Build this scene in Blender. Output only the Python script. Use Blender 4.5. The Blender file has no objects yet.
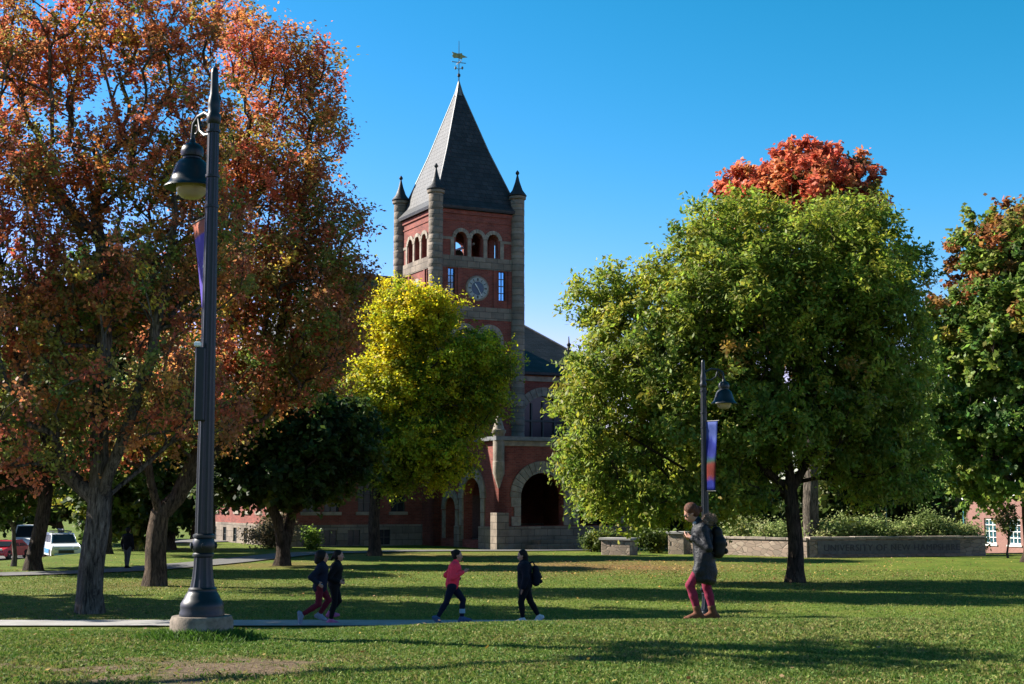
import bpy, bmesh, math, random
import numpy as np
from mathutils import Vector, Matrix, noise as mnoise

R = math.radians
random.seed(7)
rng = np.random.default_rng(7)
scene = bpy.context.scene
COL = scene.collection
F = 1422.0
CAMZ = 3.0
PITCH = math.atan(158.0 / F)
SUN_EL = R(33.0)
SUN_AZ = R(19)          # shadows run right and this much towards the viewer

# ------------------------------------------------------------------ helpers
def world_at(px, py, Y):
    """point of the place, Y metres away, seen at photo position px, py"""
    el = PITCH + math.atan((342.0 - py) / F)
    z = CAMZ + Y * math.tan(el)
    depth = Y * math.cos(PITCH) + (z - CAMZ) * math.sin(PITCH)
    return Vector(((px - 512.0) / F * depth, Y, z))

def ss(t):
    t = np.clip(t, 0, 1)
    return t * t * (3 - 2 * t)

def _hash(ix, iy, s):
    h = (ix.astype(np.int64) * 374761393 + iy.astype(np.int64) * 668265263 + s * 1442695) & 0x7fffffff
    h = ((h ^ (h >> 13)) * 1274126177) & 0x7fffffff
    return ((h ^ (h >> 16)) & 0xffff) / 65535.0

def vnoise(x, y, s=0):
    x = np.asarray(x, float); y = np.asarray(y, float)
    ix = np.floor(x); iy = np.floor(y)
    fx = x - ix; fy = y - iy
    fx = fx * fx * (3 - 2 * fx); fy = fy * fy * (3 - 2 * fy)
    a = _hash(ix, iy, s); b = _hash(ix + 1, iy, s); c = _hash(ix, iy + 1, s); d = _hash(ix + 1, iy + 1, s)
    return (a * (1 - fx) + b * fx) * (1 - fy) + (c * (1 - fx) + d * fx) * fy

def fbm(x, y, s=0, o=4):
    t = 0; a = .5; n = 0
    for i in range(o):
        t = t + a * vnoise(x * 2 ** i, y * 2 ** i, s + i * 17); n += a; a *= .5
    return t / n

def gz0(x, y):
    xc = x / np.maximum(y, 6) * 13.9
    crest = np.interp(xc, [-5, -2, -.65, .1, 1.0, 3, 5], [1.738, 1.748, 1.803, 1.832, 1.846, 1.855, 1.855])
    sl_ = (3.0 - crest) / 13.9
    k = [0, 12.4, 13.9, 20.6, 28.0, 30.2, 32.8, 60, 95, 300]
    v = [1.86 + 0 * crest, 1.80 + .3 * (crest - 1.73), crest, 3.0 - sl_ * 20.6 - .045, np.minimum(3.0 - sl_ * 28 - .06, .50), .315 + 0 * crest, .28 + 0 * crest, .12 + 0 * crest, .04 + 0 * crest, 0 * crest]
    z = v[0].copy()
    for i in range(len(k) - 1):
        t = np.clip((y - k[i]) / (k[i + 1] - k[i]), 0, 1)
        z = np.where(y > k[i], v[i] * (1 - t) + v[i + 1] * t, z)
    dip = .85 * ss((y - 64) / 14) * ss((-x - 23.5) / 6)
    dip2 = .95 * ss((y - 80) / 16) * ss((x - 21) / 6)
    return z - dip - dip2

def gz(x, y):
    x = np.asarray(x, float); y = np.asarray(y, float)
    z = (gz0(x, y - .7) + gz0(x, y - .35) + gz0(x, y) + gz0(x, y + .35) + gz0(x, y + .7)) / 5
    near = ss((16 - y) / 3)
    z = z + near * (.045 * (fbm(x * .9, y * .9, 3) - .5) + .03 * (fbm(x * 4, y * 4, 9, 2) - .5))
    z = z + (1 - near) * .07 * (fbm(x * .15, y * .15, 5, 2) - .5) * ss((y - 33) / 8)
    return z

def g1(x, y):
    return float(gz(np.array([x]), np.array([y]))[0])

def tag(o, label=None, cat=None, group=None, kind=None):
    if label: o['label'] = label
    if cat: o['category'] = cat
    if group: o['group'] = group
    if kind: o['kind'] = kind
    return o

def thing(name, label, cat, loc=(0, 0, 0), rz=0, group=None):
    o = bpy.data.objects.new(name, None)
    COL.objects.link(o)
    o.empty_display_size = .2
    o.location = loc; o.rotation_euler = (0, 0, rz)
    return tag(o, label, cat, group)

def link_mesh(name, me, mat, parent=None, smooth=False):
    if mat is not None:
        me.materials.append(mat)
    if smooth:
        me.polygons.foreach_set('use_smooth', [True] * len(me.polygons))
    o = bpy.data.objects.new(name, me)
    COL.objects.link(o)
    if parent: o.parent = parent
    return o

def np_mesh(name, V, Q, col=None, nv=4):
    """fast mesh from numpy, Q (n,nv) faces, col per-face colour -> 'tint' attribute"""
    me = bpy.data.meshes.new(name)
    V = np.ascontiguousarray(V, np.float32); Q = np.ascontiguousarray(Q, np.int32)
    me.vertices.add(len(V)); me.vertices.foreach_set('co', V.ravel())
    me.loops.add(Q.size); me.loops.foreach_set('vertex_index', Q.ravel())
    me.polygons.add(len(Q))
    me.polygons.foreach_set('loop_start', np.arange(0, Q.size, nv, dtype=np.int32))
    if col is not None:
        at = me.attributes.new('tint', 'FLOAT_COLOR', 'FACE')
        c = np.ones((len(Q), 4), np.float32); c[:, :3] = col
        at.data.foreach_set('color', c.ravel())
    me.update(calc_edges=True)
    return me

class MB:
    def __init__(s): s.v = []; s.f = []; s.marks = []
    def add(s, vs, fs, M=None):
        n = len(s.v); s.marks.append((n, len(s.f)))
        if M is not None: vs = [M @ Vector(v) for v in vs]
        s.v += [tuple(v) for v in vs]; s.f += [tuple(i + n for i in f) for f in fs]
        return s
    def box(s, x0, x1, y0, y1, z0, z1, M=None):
        v = [(x0, y0, z0), (x1, y0, z0), (x1, y1, z0), (x0, y1, z0), (x0, y0, z1), (x1, y0, z1), (x1, y1, z1), (x0, y1, z1)]
        return s.add(v, [(0, 3, 2, 1), (4, 5, 6, 7), (0, 1, 5, 4), (1, 2, 6, 5), (2, 3, 7, 6), (3, 0, 4, 7)], M)
    def lathe(s, prof, n=24, M=None, c=(0, 0, 0), flute=0, nf=0):
        v = []; f = []
        for (r, z) in prof:
            for i in range(n):
                a = 2 * math.pi * i / n
                rr = r * (1 + (flute * math.cos(nf * a) if nf else 0))
                v.append((c[0] + rr * math.cos(a), c[1] + rr * math.sin(a), c[2] + z))
        for j in range(len(prof) - 1):
            for i in range(n):
                k = (i + 1) % n
                f.append((j * n + i, j * n + k, (j + 1) * n + k, (j + 1) * n + i))
        f.append(tuple(range(n - 1, -1, -1))); f.append(tuple((len(prof) - 1) * n + i for i in range(n)))
        return s.add(v, f, M)
    def tube(s, pts, rad, n=8, M=None):
        pts = [Vector(p) for p in pts]
        if not hasattr(rad, '__len__'): rad = [rad] * len(pts)
        v = []; f = []
        t = (pts[1] - pts[0]).normalized()
        a = t.orthogonal().normalized()
        for i, p in enumerate(pts):
            t = (pts[min(i + 1, len(pts) - 1)] - pts[max(i - 1, 0)]).normalized()
            a = (a - t * a.dot(t)).normalized(); b = t.cross(a)
            for j in range(n):
                w = 2 * math.pi * j / n
                v.append(p + (a * math.cos(w) + b * math.sin(w)) * rad[i])
        for i in range(len(pts) - 1):
            for j in range(n):
                k = (j + 1) % n
                f.append((i * n + j, i * n + k, (i + 1) * n + k, (i + 1) * n + j))
        f.append(tuple(range(n - 1, -1, -1))); f.append(tuple((len(pts) - 1) * n + i for i in range(n)))
        return s.add(v, f, M)
    def build_each(s, name, mat, parent=None, smooth=False, bevel=0):
        mk = s.marks + [(len(s.v), len(s.f))]
        for (a, b), (c, d) in zip(mk[:-1], mk[1:]):
            q = MB(); q.v = s.v[a:c]; q.f = [tuple(i - a for i in f) for f in s.f[b:d]]; q.build(name, mat, parent, smooth, bevel)
    def build(s, name, mat, parent=None, smooth=False, bevel=0):
        me = bpy.data.meshes.new(name)
        me.from_pydata(s.v, [], s.f)
        bm = bmesh.new(); bm.from_mesh(me)
        if bevel:
            bmesh.ops.remove_doubles(bm, verts=bm.verts, dist=1e-4)
            bmesh.ops.bevel(bm, geom=[e for e in bm.edges if len(e.link_faces) == 2 and e.calc_face_angle(0) > .5], offset=bevel, segments=1, affect='EDGES')
        bmesh.ops.recalc_face_normals(bm, faces=bm.faces)
        bm.to_mesh(me); bm.free()
        o = link_mesh(name, me, mat, parent, smooth)
        if smooth: me.set_sharp_from_angle(angle=R(40))
        return o

def panel(loops, thick, origin, a, back=0.0):
    """flat filled outline with holes, standing in the plane origin + a*x + z*y, outward = a x z; front face at +back"""
    cu = bpy.data.curves.new('tmp', 'CURVE'); cu.dimensions = '2D'; cu.fill_mode = 'BOTH'; cu.extrude = thick / 2
    for lp in loops:
        sp = cu.splines.new('POLY'); sp.points.add(len(lp) - 1)
        for p, q in zip(sp.points, lp): p.co = (q[0], q[1], 0, 1)
        sp.use_cyclic_u = True
    ob = bpy.data.objects.new('tmp', cu); COL.objects.link(ob)
    dg = bpy.context.evaluated_depsgraph_get(); dg.update()
    me = bpy.data.meshes.new_from_object(ob.evaluated_get(dg))
    a = Vector(a).normalized(); z = Vector((0, 0, 1)); nrm = a.cross(z)
    M = Matrix.Translation(Vector(origin) + nrm * (back - thick / 2)) @ Matrix((a, z, nrm)).transposed().to_4x4()
    vs = [M @ v.co for v in me.vertices]; fs = [tuple(p.vertices) for p in me.polygons]
    bpy.data.objects.remove(ob); bpy.data.curves.remove(cu); bpy.data.meshes.remove(me)
    return vs, fs

def arch(cx, z0, zs, r, n=14):
    """outline of a round-headed opening"""
    return [(cx - r, z0), (cx + r, z0)] + [(cx + r * math.cos(math.pi * i / n), zs + r * math.sin(math.pi * i / n)) for i in range(n + 1)]

def rect(x0, x1, z0, z1): return [(x0, z0), (x1, z0), (x1, z1), (x0, z1)]

def voussoirs(mb, cx, zs, ri, ro, n, origin, a, proud, depth, a0=0, a1=math.pi):
    a = Vector(a).normalized(); z = Vector((0, 0, 1)); nrm = a.cross(z); O = Vector(origin)
    for i in range(n):
        t0 = a0 + (a1 - a0) * (i + .04) / n; t1 = a0 + (a1 - a0) * (i + .96) / n
        v = []
        for d in (-depth, proud + random.uniform(-.015, .015)):
            for (r, t) in ((ri, t0), (ro, t0), (ro, (t0 + t1) / 2), (ro, t1), (ri, t1), (ri, (t0 + t1) / 2)):
                v.append(O + a * (cx + r * math.cos(t)) + z * (zs + r * math.sin(t)) + nrm * d)
        f = [(0, 1, 2, 3, 4, 5), (11, 10, 9, 8, 7, 6)] + [(i2, (i2 + 1) % 6, (i2 + 1) % 6 + 6, i2 + 6) for i2 in range(6)]
        mb.add(v, f)

def arch_part(parent, *a, **k):
    q = MB(); voussoirs(q, *a, **k); return q.build('stone_arch', M_stone, parent)

def pbox(mb, x0, x1, z0, z1, origin, a, d0, d1):
    """box on a facade: x along the facade, d outwards"""
    a = Vector(a).normalized(); z = Vector((0, 0, 1)); nrm = a.cross(z); O = Vector(origin)
    v = [O + a * x + z * zz + nrm * d for d in (d0, d1) for (x, zz) in ((x0, z0), (x1, z0), (x1, z1), (x0, z1))]
    mb.add(v, [(0, 1, 2, 3), (7, 6, 5, 4), (0, 4, 5, 1), (1, 5, 6, 2), (2, 6, 7, 3), (3, 7, 4, 0)])

# ------------------------------------------------------------------ materials
def newmat(name):
    m = bpy.data.materials.new(name); m.use_nodes = True
    nt = m.node_tree; b = nt.nodes['Principled BSDF']
    return m, nt, b

def N(nt, t, **k):
    n = nt.nodes.new(t)
    for a, v in k.items():
        if a.startswith('_'): n.inputs[a[1:].replace('_', ' ')].default_value = v
        else: setattr(n, a, v)
    return n

def rgba(c): return (c[0], c[1], c[2], 1)

def mat(name, col, rough=.6, col2=None, scale=5, detail=6, bump=0, bscale=None, metal=0, spec=.4, stretch=(1, 1, 1), contrast=(.35, .65), bdist=.02, island=0):
    m, nt, b = newmat(name)
    L = nt.links.new
    b.inputs['Roughness'].default_value = rough; b.inputs['Metallic'].default_value = metal
    b.inputs['Specular IOR Level'].default_value = spec
    b.inputs['Base Color'].default_value = rgba(col)
    tc = N(nt, 'ShaderNodeTexCoord'); mp = N(nt, 'ShaderNodeMapping'); mp.inputs['Scale'].default_value = stretch
    L(tc.outputs['Object'], mp.inputs[0])
    out = None
    if col2:
        no = N(nt, 'ShaderNodeTexNoise', _Scale=scale, _Detail=detail, _Roughness=.62)
        L(mp.outputs[0], no.inputs['Vector'])
        cr = N(nt, 'ShaderNodeValToRGB')
        cr.color_ramp.elements[0].position = contrast[0]; cr.color_ramp.elements[1].position = contrast[1]
        cr.color_ramp.elements[0].color = rgba(col); cr.color_ramp.elements[1].color = rgba(col2)
        L(no.outputs[0], cr.inputs[0]); out = cr.outputs[0]
        if island:
            ge = N(nt, 'ShaderNodeNewGeometry'); mr = N(nt, 'ShaderNodeMapRange'); mr.inputs[3].default_value = 1 - island; mr.inputs[4].default_value = 1 + island
            L(ge.outputs['Random Per Island'], mr.inputs[0])
            vm = N(nt, 'ShaderNodeVectorMath', operation='SCALE'); L(out, vm.inputs[0]); L(mr.outputs[0], vm.inputs['Scale']); out = vm.outputs[0]
        L(out, b.inputs['Base Color'])
    if bump:
        n2 = N(nt, 'ShaderNodeTexNoise', _Scale=bscale or scale * 3, _Detail=8, _Roughness=.65)
        L(mp.outputs[0], n2.inputs['Vector'])
        bp = N(nt, 'ShaderNodeBump', _Strength=bump, _Distance=bdist)
        L(n2.outputs[0], bp.inputs['Height']); L(bp.outputs[0], b.inputs['Normal'])
    return m

def masonry(name, c1, c2, mortar, bw, bh, mort=.02, rough=.85, bump=.5, dirt=(.6, 1.15), bdist=.02):
    m, nt, b = newmat(name); L = nt.links.new
    b.inputs['Roughness'].default_value = rough; b.inputs['Specular IOR Level'].default_value = .25
    tc = N(nt, 'ShaderNodeTexCoord'); sx = N(nt, 'ShaderNodeSeparateXYZ'); L(tc.outputs['Object'], sx.inputs[0])
    ad = N(nt, 'ShaderNodeMath', operation='ADD'); L(sx.outputs[0], ad.inputs[0]); L(sx.outputs[1], ad.inputs[1])
    cb = N(nt, 'ShaderNodeCombineXYZ'); L(ad.outputs[0], cb.inputs[0]); L(sx.outputs[2], cb.inputs[1])
    br = N(nt, 'ShaderNodeTexBrick'); L(cb.outputs[0], br.inputs['Vector'])
    br.inputs['Color1'].default_value = rgba(c1); br.inputs['Color2'].default_value = rgba(c2); br.inputs['Mortar'].default_value = rgba(mortar)
    br.inputs['Scale'].default_value = 1; br.inputs['Brick Width'].default_value = bw; br.inputs['Row Height'].default_value = bh
    br.inputs['Mortar Size'].default_value = mort; br.inputs['Mortar Smooth'].default_value = .3
    no = N(nt, 'ShaderNodeTexNoise', _Scale=.9, _Detail=7, _Roughness=.7); L(tc.outputs['Object'], no.inputs['Vector'])
    mr = N(nt, 'ShaderNodeMapRange'); mr.inputs[1].default_value = .3; mr.inputs[2].default_value = .7; mr.inputs[3].default_value = dirt[0]; mr.inputs[4].default_value = dirt[1]
    L(no.outputs[0], mr.inputs[0])
    vm = N(nt, 'ShaderNodeVectorMath', operation='SCALE'); L(br.outputs['Color'], vm.inputs[0]); L(mr.outputs[0], vm.inputs['Scale'])
    L(vm.outputs[0], b.inputs['Base Color'])
    n2 = N(nt, 'ShaderNodeTexNoise', _Scale=9, _Detail=6); L(tc.outputs['Object'], n2.inputs['Vector'])
    mm = N(nt, 'ShaderNodeMath', operation='MULTIPLY_ADD'); L(br.outputs['Fac'], mm.inputs[0]); mm.inputs[1].default_value = -.8; L(n2.outputs[0], mm.inputs[2])
    bp = N(nt, 'ShaderNodeBump', _Strength=bump, _Distance=bdist); L(mm.outputs[0], bp.inputs['Height']); L(bp.outputs[0], b.inputs['Normal'])
    return m

def leafmat(name, trans=.55, rough=.55, gain=1.0):
    m, nt, b = newmat(name); L = nt.links.new
    at = N(nt, 'ShaderNodeAttribute', attribute_name='tint')
    b.inputs['Roughness'].default_value = rough; b.inputs['Specular IOR Level'].default_value = .3
    L(at.outputs['Color'], b.inputs['Base Color'])
    tr = N(nt, 'ShaderNodeBsdfTranslucent'); L(at.outputs['Color'], tr.inputs['Color'])
    mx = N(nt, 'ShaderNodeMixShader'); mx.inputs[0].default_value = trans
    L(b.outputs[0], mx.inputs[1]); L(tr.outputs[0], mx.inputs[2])
    L(mx.outputs[0], nt.nodes['Material Output'].inputs['Surface'])
    return m

M_leaf = leafmat('leaf')
M_grassblade = leafmat('grass_blade', .3, .7)
M_fallen = leafmat('fallen_leaf', .15, .8)
M_brick = masonry('brick', (.235, .056, .040), (.150, .036, .028), (.17, .090, .07), .30, .10, .012, bump=.4, dirt=(.6, 1.25))
M_brick_pink = masonry('pale_brick', (.22, .095, .080), (.17, .070, .060), (.26, .18, .155), .22, .075, .012, bump=.2, dirt=(.85, 1.1))
M_granite = masonry('granite_blocks', (.235, .190, .150), (.145, .120, .097), (.085, .072, .06), .9, .42, .018, bump=.8, dirt=(.6, 1.2), bdist=.04)
M_stone = mat('dressed_granite', (.155, .128, .10), .85, (.28, .235, .185), 2.5, 8, .7, 14, island=.22, bdist=.03)
M_slate = masonry('slate', (.019, .021, .025), (.032, .034, .039), (.010, .011, .013), .45, .32, .02, rough=.55, bump=.7, dirt=(.6, 1.3))
M_slate_brown = M_slate
M_lead = mat('sheet_metal', (.09, .095, .10), .5, (.15, .155, .16), 3, 5, .2)
M_dark = mat('dark_interior', (.012, .012, .014), .9)
M_glass = mat('window_glass', (.012, .018, .024), .22, spec=.25)
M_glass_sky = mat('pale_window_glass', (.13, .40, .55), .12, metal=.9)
M_white = mat('white_paint', (.72, .72, .70), .5, (.62, .62, .6), 4)
M_frame = mat('dark_window_frame', (.03, .035, .03), .5)
M_dial = mat('clock_dial', (.30, .32, .31), .5, (.22, .24, .24), 8)
M_dialc = mat('clock_center', (.035, .07, .11), .3)
M_iron = mat('painted_iron', (.004, .006, .009), .42, (.007, .010, .014), 25, 5, .25, 60, spec=.35, bdist=.002)
M_concrete = mat('concrete', (.10, .08, .058), .9, (.24, .19, .145), 11, 8, .8, 40, bdist=.006)
M_path = mat('path_concrete', (.20, .19, .175), .9, (.28, .27, .25), 2, 8, .4, 30)
M_asphalt = mat('asphalt', (.07, .07, .065), .9, (.12, .115, .11), 1.5, 8, .3, 30)
M_fieldstone = None
M_copper = mat('verdigris', (.16, .17, .06), .5, (.28, .26, .09), 6, metal=.4)
M_globe = mat('lamp_glass', (.30, .22, .14), .25)
M_bark = None

def bark(name, c1, c2, s=1.0):
    m, nt, b = newmat(name); L = nt.links.new
    b.inputs['Roughness'].default_value = .95; b.inputs['Specular IOR Level'].default_value = .15
    tc = N(nt, 'ShaderNodeTexCoord'); mp = N(nt, 'ShaderNodeMapping'); mp.inputs['Scale'].default_value = (9 * s, 9 * s, 1.6 * s)
    L(tc.outputs['Object'], mp.inputs[0])
    vo = N(nt, 'ShaderNodeTexNoise', _Scale=1.6, _Detail=9, _Roughness=.7, _Distortion=.6); L(mp.outputs[0], vo.inputs['Vector'])
    cr = N(nt, 'ShaderNodeValToRGB'); cr.color_ramp.elements[0].position = .38; cr.color_ramp.elements[1].position = .62
    cr.color_ramp.elements[0].color = rgba(c1); cr.color_ramp.elements[1].color = rgba(c2)
    L(vo.outputs[0], cr.inputs[0])
    no = N(nt, 'ShaderNodeTexNoise', _Scale=1.3, _Detail=4); L(tc.outputs['Object'], no.inputs['Vector'])
    mr = N(nt, 'ShaderNodeMapRange'); mr.inputs[1].default_value = .35; mr.inputs[2].default_value = .65; mr.inputs[3].default_value = .65; mr.inputs[4].default_value = 1.25
    L(no.outputs[0], mr.inputs[0])
    vm = N(nt, 'ShaderNodeVectorMath', operation='SCALE'); L(cr.outputs[0], vm.inputs[0]); L(mr.outputs[0], vm.inputs['Scale'])
    L(vm.outputs[0], b.inputs['Base Color'])
    bp = N(nt, 'ShaderNodeBump', _Strength=1, _Distance=.10); L(vo.outputs[0], bp.inputs['Height']); L(bp.outputs[0], b.inputs['Normal'])
    return m
M_bark = bark('bark_grey', (.022, .018, .014), (.175, .145, .115))
M_bark_tan = bark('bark_tan', (.02, .015, .011), (.125, .088, .06))
M_bark_brown = bark('bark_brown', (.012, .009, .006), (.085, .060, .042))

# ------------------------------------------------------------------ world, sun, camera
w = bpy.data.worlds.new('World'); scene.world = w; w.use_nodes = True
nt = w.node_tree; bg = nt.nodes['Background']
sky = nt.nodes.new('ShaderNodeTexSky'); sky.sky_type = 'NISHITA'; sky.sun_disc = False
sky.sun_elevation = SUN_EL; sky.sun_rotation = math.radians(270) + SUN_AZ
sky.air_density = 1.0; sky.dust_density = 0.1; sky.ozone_density = 3.0; sky.altitude = 50
def mth(op, a, b):
    n = nt.nodes.new('ShaderNodeMath'); n.operation = op
    for k, q in enumerate((a, b)):
        if isinstance(q, float): n.inputs[k].default_value = q
        else: nt.links.new(q, n.inputs[k])
    return n.outputs[0]
# clear, dry autumn air: deepen the sky's blue channel by channel
sx = nt.nodes.new('ShaderNodeSeparateColor'); nt.links.new(sky.outputs[0], sx.inputs[0])
g_ = mth('MULTIPLY', mth('POWER', mth('MULTIPLY', sx.outputs[1], .2), 1.18), 4.42)
r_ = mth('MINIMUM', mth('MULTIPLY', mth('POWER', mth('MULTIPLY', sx.outputs[0], .2), 3.4), 13.0), g_)
b_ = mth('MULTIPLY', mth('POWER', mth('MULTIPLY', sx.outputs[2], .2), 1.6), 5.2)
cx = nt.nodes.new('ShaderNodeCombineColor')
for k, q in enumerate((r_, g_, b_)): nt.links.new(q, cx.inputs[k])
nt.links.new(cx.outputs[0], bg.inputs[0])
bg.inputs[1].default_value = .060
sl = bpy.data.lights.new('sun', 'SUN'); sl.energy = 5.0; sl.angle = R(.53); sl.color = (1, .93, .82)
so = bpy.data.objects.new('sun', sl); COL.objects.link(so)
sd = Vector((math.cos(SUN_AZ) * math.cos(SUN_EL), -math.sin(SUN_AZ) * math.cos(SUN_EL), -math.sin(SUN_EL)))
so.rotation_euler = sd.to_track_quat('-Z', 'Y').to_euler(); so.location = (-30, 10, 40)
cd = bpy.data.cameras.new('camera'); cd.lens = F * 36 / 1024; cd.sensor_width = 36; cd.clip_end = 3000; cd.clip_start = .1
co = bpy.data.objects.new('camera', cd); COL.objects.link(co); co.location = (0, 0, CAMZ)
co.rotation_euler = (R(90) + PITCH, 0, 0); scene.camera = co
scene.view_settings.view_transform = 'Standard'; scene.view_settings.look = 'None'
scene.view_settings.exposure = 1.65; scene.view_settings.gamma = 1

# ------------------------------------------------------------------ ground
def bare_mask(x, y):
    b = np.zeros_like(x)
    for (cx, cy, rx, ry, s) in ((-2.5, 10.2, 1.2, .7, 1.45), (-1.6, 10.8, .8, .35, 1.2), (-2.0, 9.4, .5, .4, 1.0), (-4.2, 10.8, 1.3, .4, .75), (-.3, 11.9, .7, .3, .35), (1.9, 13.1, .8, .3, .6), (-2.1, 9.3, .5, .5, .95), (-2.75, 12.5, .7, .4, .6), (.9, 10.6, .9, .3, .3)):
        d = ((x - cx) / rx) ** 2 + ((y - cy) / ry) ** 2
        b = np.maximum(b, s * np.exp(-d * .8))
    n = fbm(x * 1.9, y * 2.4, 21) - .5
    n2 = fbm(x * 7, y * 9, 33, 3) - .5
    return np.clip((b - .42 + n * 2.1 + n2 * 1.5) * 1.3, 0, 1) * ss((17 - y) / 2)

def litter_mask(x, y):
    d = ((x - 4.5) / 6.5) ** 2 + ((y - 63) / 6.5) ** 2
    m = np.exp(-d)
    d = ((x + 1) / 7) ** 2 + ((y - 76) / 6) ** 2
    m = np.maximum(m, .45 * np.exp(-d))
    for (tx, ty, tr_) in ((-10.3, 35, 3.2), (-11.7, 47, 3.6), (9.7, 49, 3.0), (-7.3, 76, 5), (-10.3, 64, 3.5), (15.9, 76, 4)):
        m = np.maximum(m, .62 * np.exp(-(((x - tx) / tr_) ** 2 + ((y - ty) / tr_) ** 2) * .8))
    return np.clip(m * 1.05 + (fbm(x * .5, y * .5, 41) - .55) * .9 * ss((y - 33) / 4), 0, 1)

def axis(segs):
    out = []
    for a, b, st in segs: out += list(np.arange(a, b, st))
    return np.array(out + [segs[-1][1]])
xs = axis([(-700, -100, 60), (-100, -40, 6), (-40, -8, 1.0), (-8, 8, .16), (8, 40, 1.0), (40, 100, 6), (100, 700, 60)])
ys = axis([(-120, 0, 10), (0, 7, .5), (7, 15, .1), (15, 34, .35), (34, 130, 1.2), (130, 300, 15), (300, 1500, 100)])
GX, GY = np.meshgrid(xs, ys)
GZ = gz(GX, GY)
V = np.stack([GX.ravel(), GY.ravel(), GZ.ravel()], 1)
nx, ny = len(xs), len(ys)
ii = (np.arange(ny - 1)[:, None] * nx + np.arange(nx - 1)[None]).ravel()
me = np_mesh('ground', V, np.stack([ii, ii + 1, ii + nx + 1, ii + nx], 1))
at = me.attributes.new('mask', 'FLOAT_COLOR', 'POINT')
c = np.zeros((len(V), 4), np.float32); c[:, 0] = bare_mask(V[:, 0], V[:, 1]); c[:, 1] = litter_mask(V[:, 0], V[:, 1]); c[:, 3] = 1
at.data.foreach_set('color', c.ravel())
m, nt, b = newmat('lawn'); L = nt.links.new
b.inputs['Roughness'].default_value = .95; b.inputs['Specular IOR Level'].default_value = .1
tc = N(nt, 'ShaderNodeTexCoord')
def ramp(src, cols, pos):
    cr = N(nt, 'ShaderNodeValToRGB'); e = cr.color_ramp.elements
    while len(e) < len(cols): e.new(.5)
    for k, (cc, p) in enumerate(zip(cols, pos)): e[k].position = p; e[k].color = rgba(cc)
    L(src, cr.inputs[0]); return cr.outputs[0]
def noi(scale, det=6, st=(1, 1, 1), ro=.6):
    mp = N(nt, 'ShaderNodeMapping'); mp.inputs['Scale'].default_value = st; L(tc.outputs['Object'], mp.inputs[0])
    no = N(nt, 'ShaderNodeTexNoise', _Scale=scale, _Detail=det, _Roughness=ro); L(mp.outputs[0], no.inputs['Vector']); return no.outputs[0]
gcol = ramp(noi(.5, 9, (1, .7, 1), .7), [(.052, .092, .010), (.088, .126, .015), (.14, .15, .028)], (.32, .5, .7))
fine = ramp(noi(9, 8, (1, .5, 1), .75), [(.45, .5, .4), (1.5, 1.45, 1.5)], (.32, .68))
mul = N(nt, 'ShaderNodeMix', data_type='RGBA', blend_type='MULTIPLY'); mul.inputs[0].default_value = 1
L(gcol, mul.inputs[6]); L(fine, mul.inputs[7])
atn = N(nt, 'ShaderNodeAttribute', attribute_name='mask'); sp = N(nt, 'ShaderNodeSeparateColor'); L(atn.outputs['Color'], sp.inputs[0])
lit = ramp(noi(6, 8, (1, .6, 1), .8), [(.05, .06, .015), (.17, .10, .035), (.30, .20, .07)], (.38, .55, .72))
mx1 = N(nt, 'ShaderNodeMix', data_type='RGBA'); L(sp.outputs[1], mx1.inputs[0]); L(mul.outputs[2], mx1.inputs[6]); L(lit, mx1.inputs[7])
soil = ramp(noi(18, 8, (1, 1, 1), .75), [(.05, .036, .022), (.15, .105, .065), (.24, .18, .115)], (.35, .52, .7))
mx2 = N(nt, 'ShaderNodeMix', data_type='RGBA'); L(sp.outputs[0], mx2.inputs[0]); L(mx1.outputs[2], mx2.inputs[6]); L(soil, mx2.inputs[7])
L(mx2.outputs[2], b.inputs['Base Color'])
bp = N(nt, 'ShaderNodeBump', _Strength=.9, _Distance=.06); L(noi(14, 8, (1, 1, 1), .75), bp.inputs['Height']); L(bp.outputs[0], b.inputs['Normal'])
tag(link_mesh('ground', me, m, None, True), kind='structure')

def strip(name, pts, widths, mat_, lift=.03, step=.8, kind='structure'):
    P = []
    for i in range(len(pts) - 1):
        a = Vector(pts[i]); b_ = Vector(pts[i + 1]); n = max(1, int((b_ - a).length / step))
        for k in range(n):
            t = k / n; P.append((a.lerp(b_, t), widths[i] * (1 - t) + widths[i + 1] * t))
    P.append((Vector(pts[-1]), widths[-1]))
    for _ in range(6):
        P = [P[0]] + [((P[i - 1][0] + P[i][0] * 2 + P[i + 1][0]) / 4, P[i][1]) for i in range(1, len(P) - 1)] + [P[-1]]
    v = []; f = []; K = 5
    for i, (p, w_) in enumerate(P):
        d = (P[min(i + 1, len(P) - 1)][0] - P[max(i - 1, 0)][0]).normalized(); nn = Vector((-d.y, d.x))
        for k in range(K):
            q = p + nn * w_ * (k / (K - 1) - .5)
            v.append((q.x, q.y, g1(q.x, q.y) + lift))
    for i in range(len(P) - 1):
        for k in range(K - 1):
            f.append((i * K + k, i * K + k + 1, (i + 1) * K + k + 1, (i + 1) * K + k))
    mb = MB(); mb.add(v, f)
    return tag(mb.build(name, mat_, None, True), kind=kind)

strip('path', [(-60, 31.7), (-14, 31.65), (60, 31.7)], [1.7, 1.7, 1.7], M_path, .035)
strip('path', [(-44, 53), (-27, 53.4), (-19.5, 54.5), (-16.0, 58), (-14, 66), (-11.5, 78), (-6, 83.0), (2, 83.6), (10, 87), (30, 99)], [2.4, 2.4, 2.6, 2.6, 2.6, 2.6, 2.6, 2.6, 2.6, 2.6], M_asphalt, .05)
strip('road', [(-80, 84), (-40, 93), (-25, 104), (-14, 130), (0, 180)], [12, 12, 12, 12, 12], M_asphalt, .06, 2)

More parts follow.
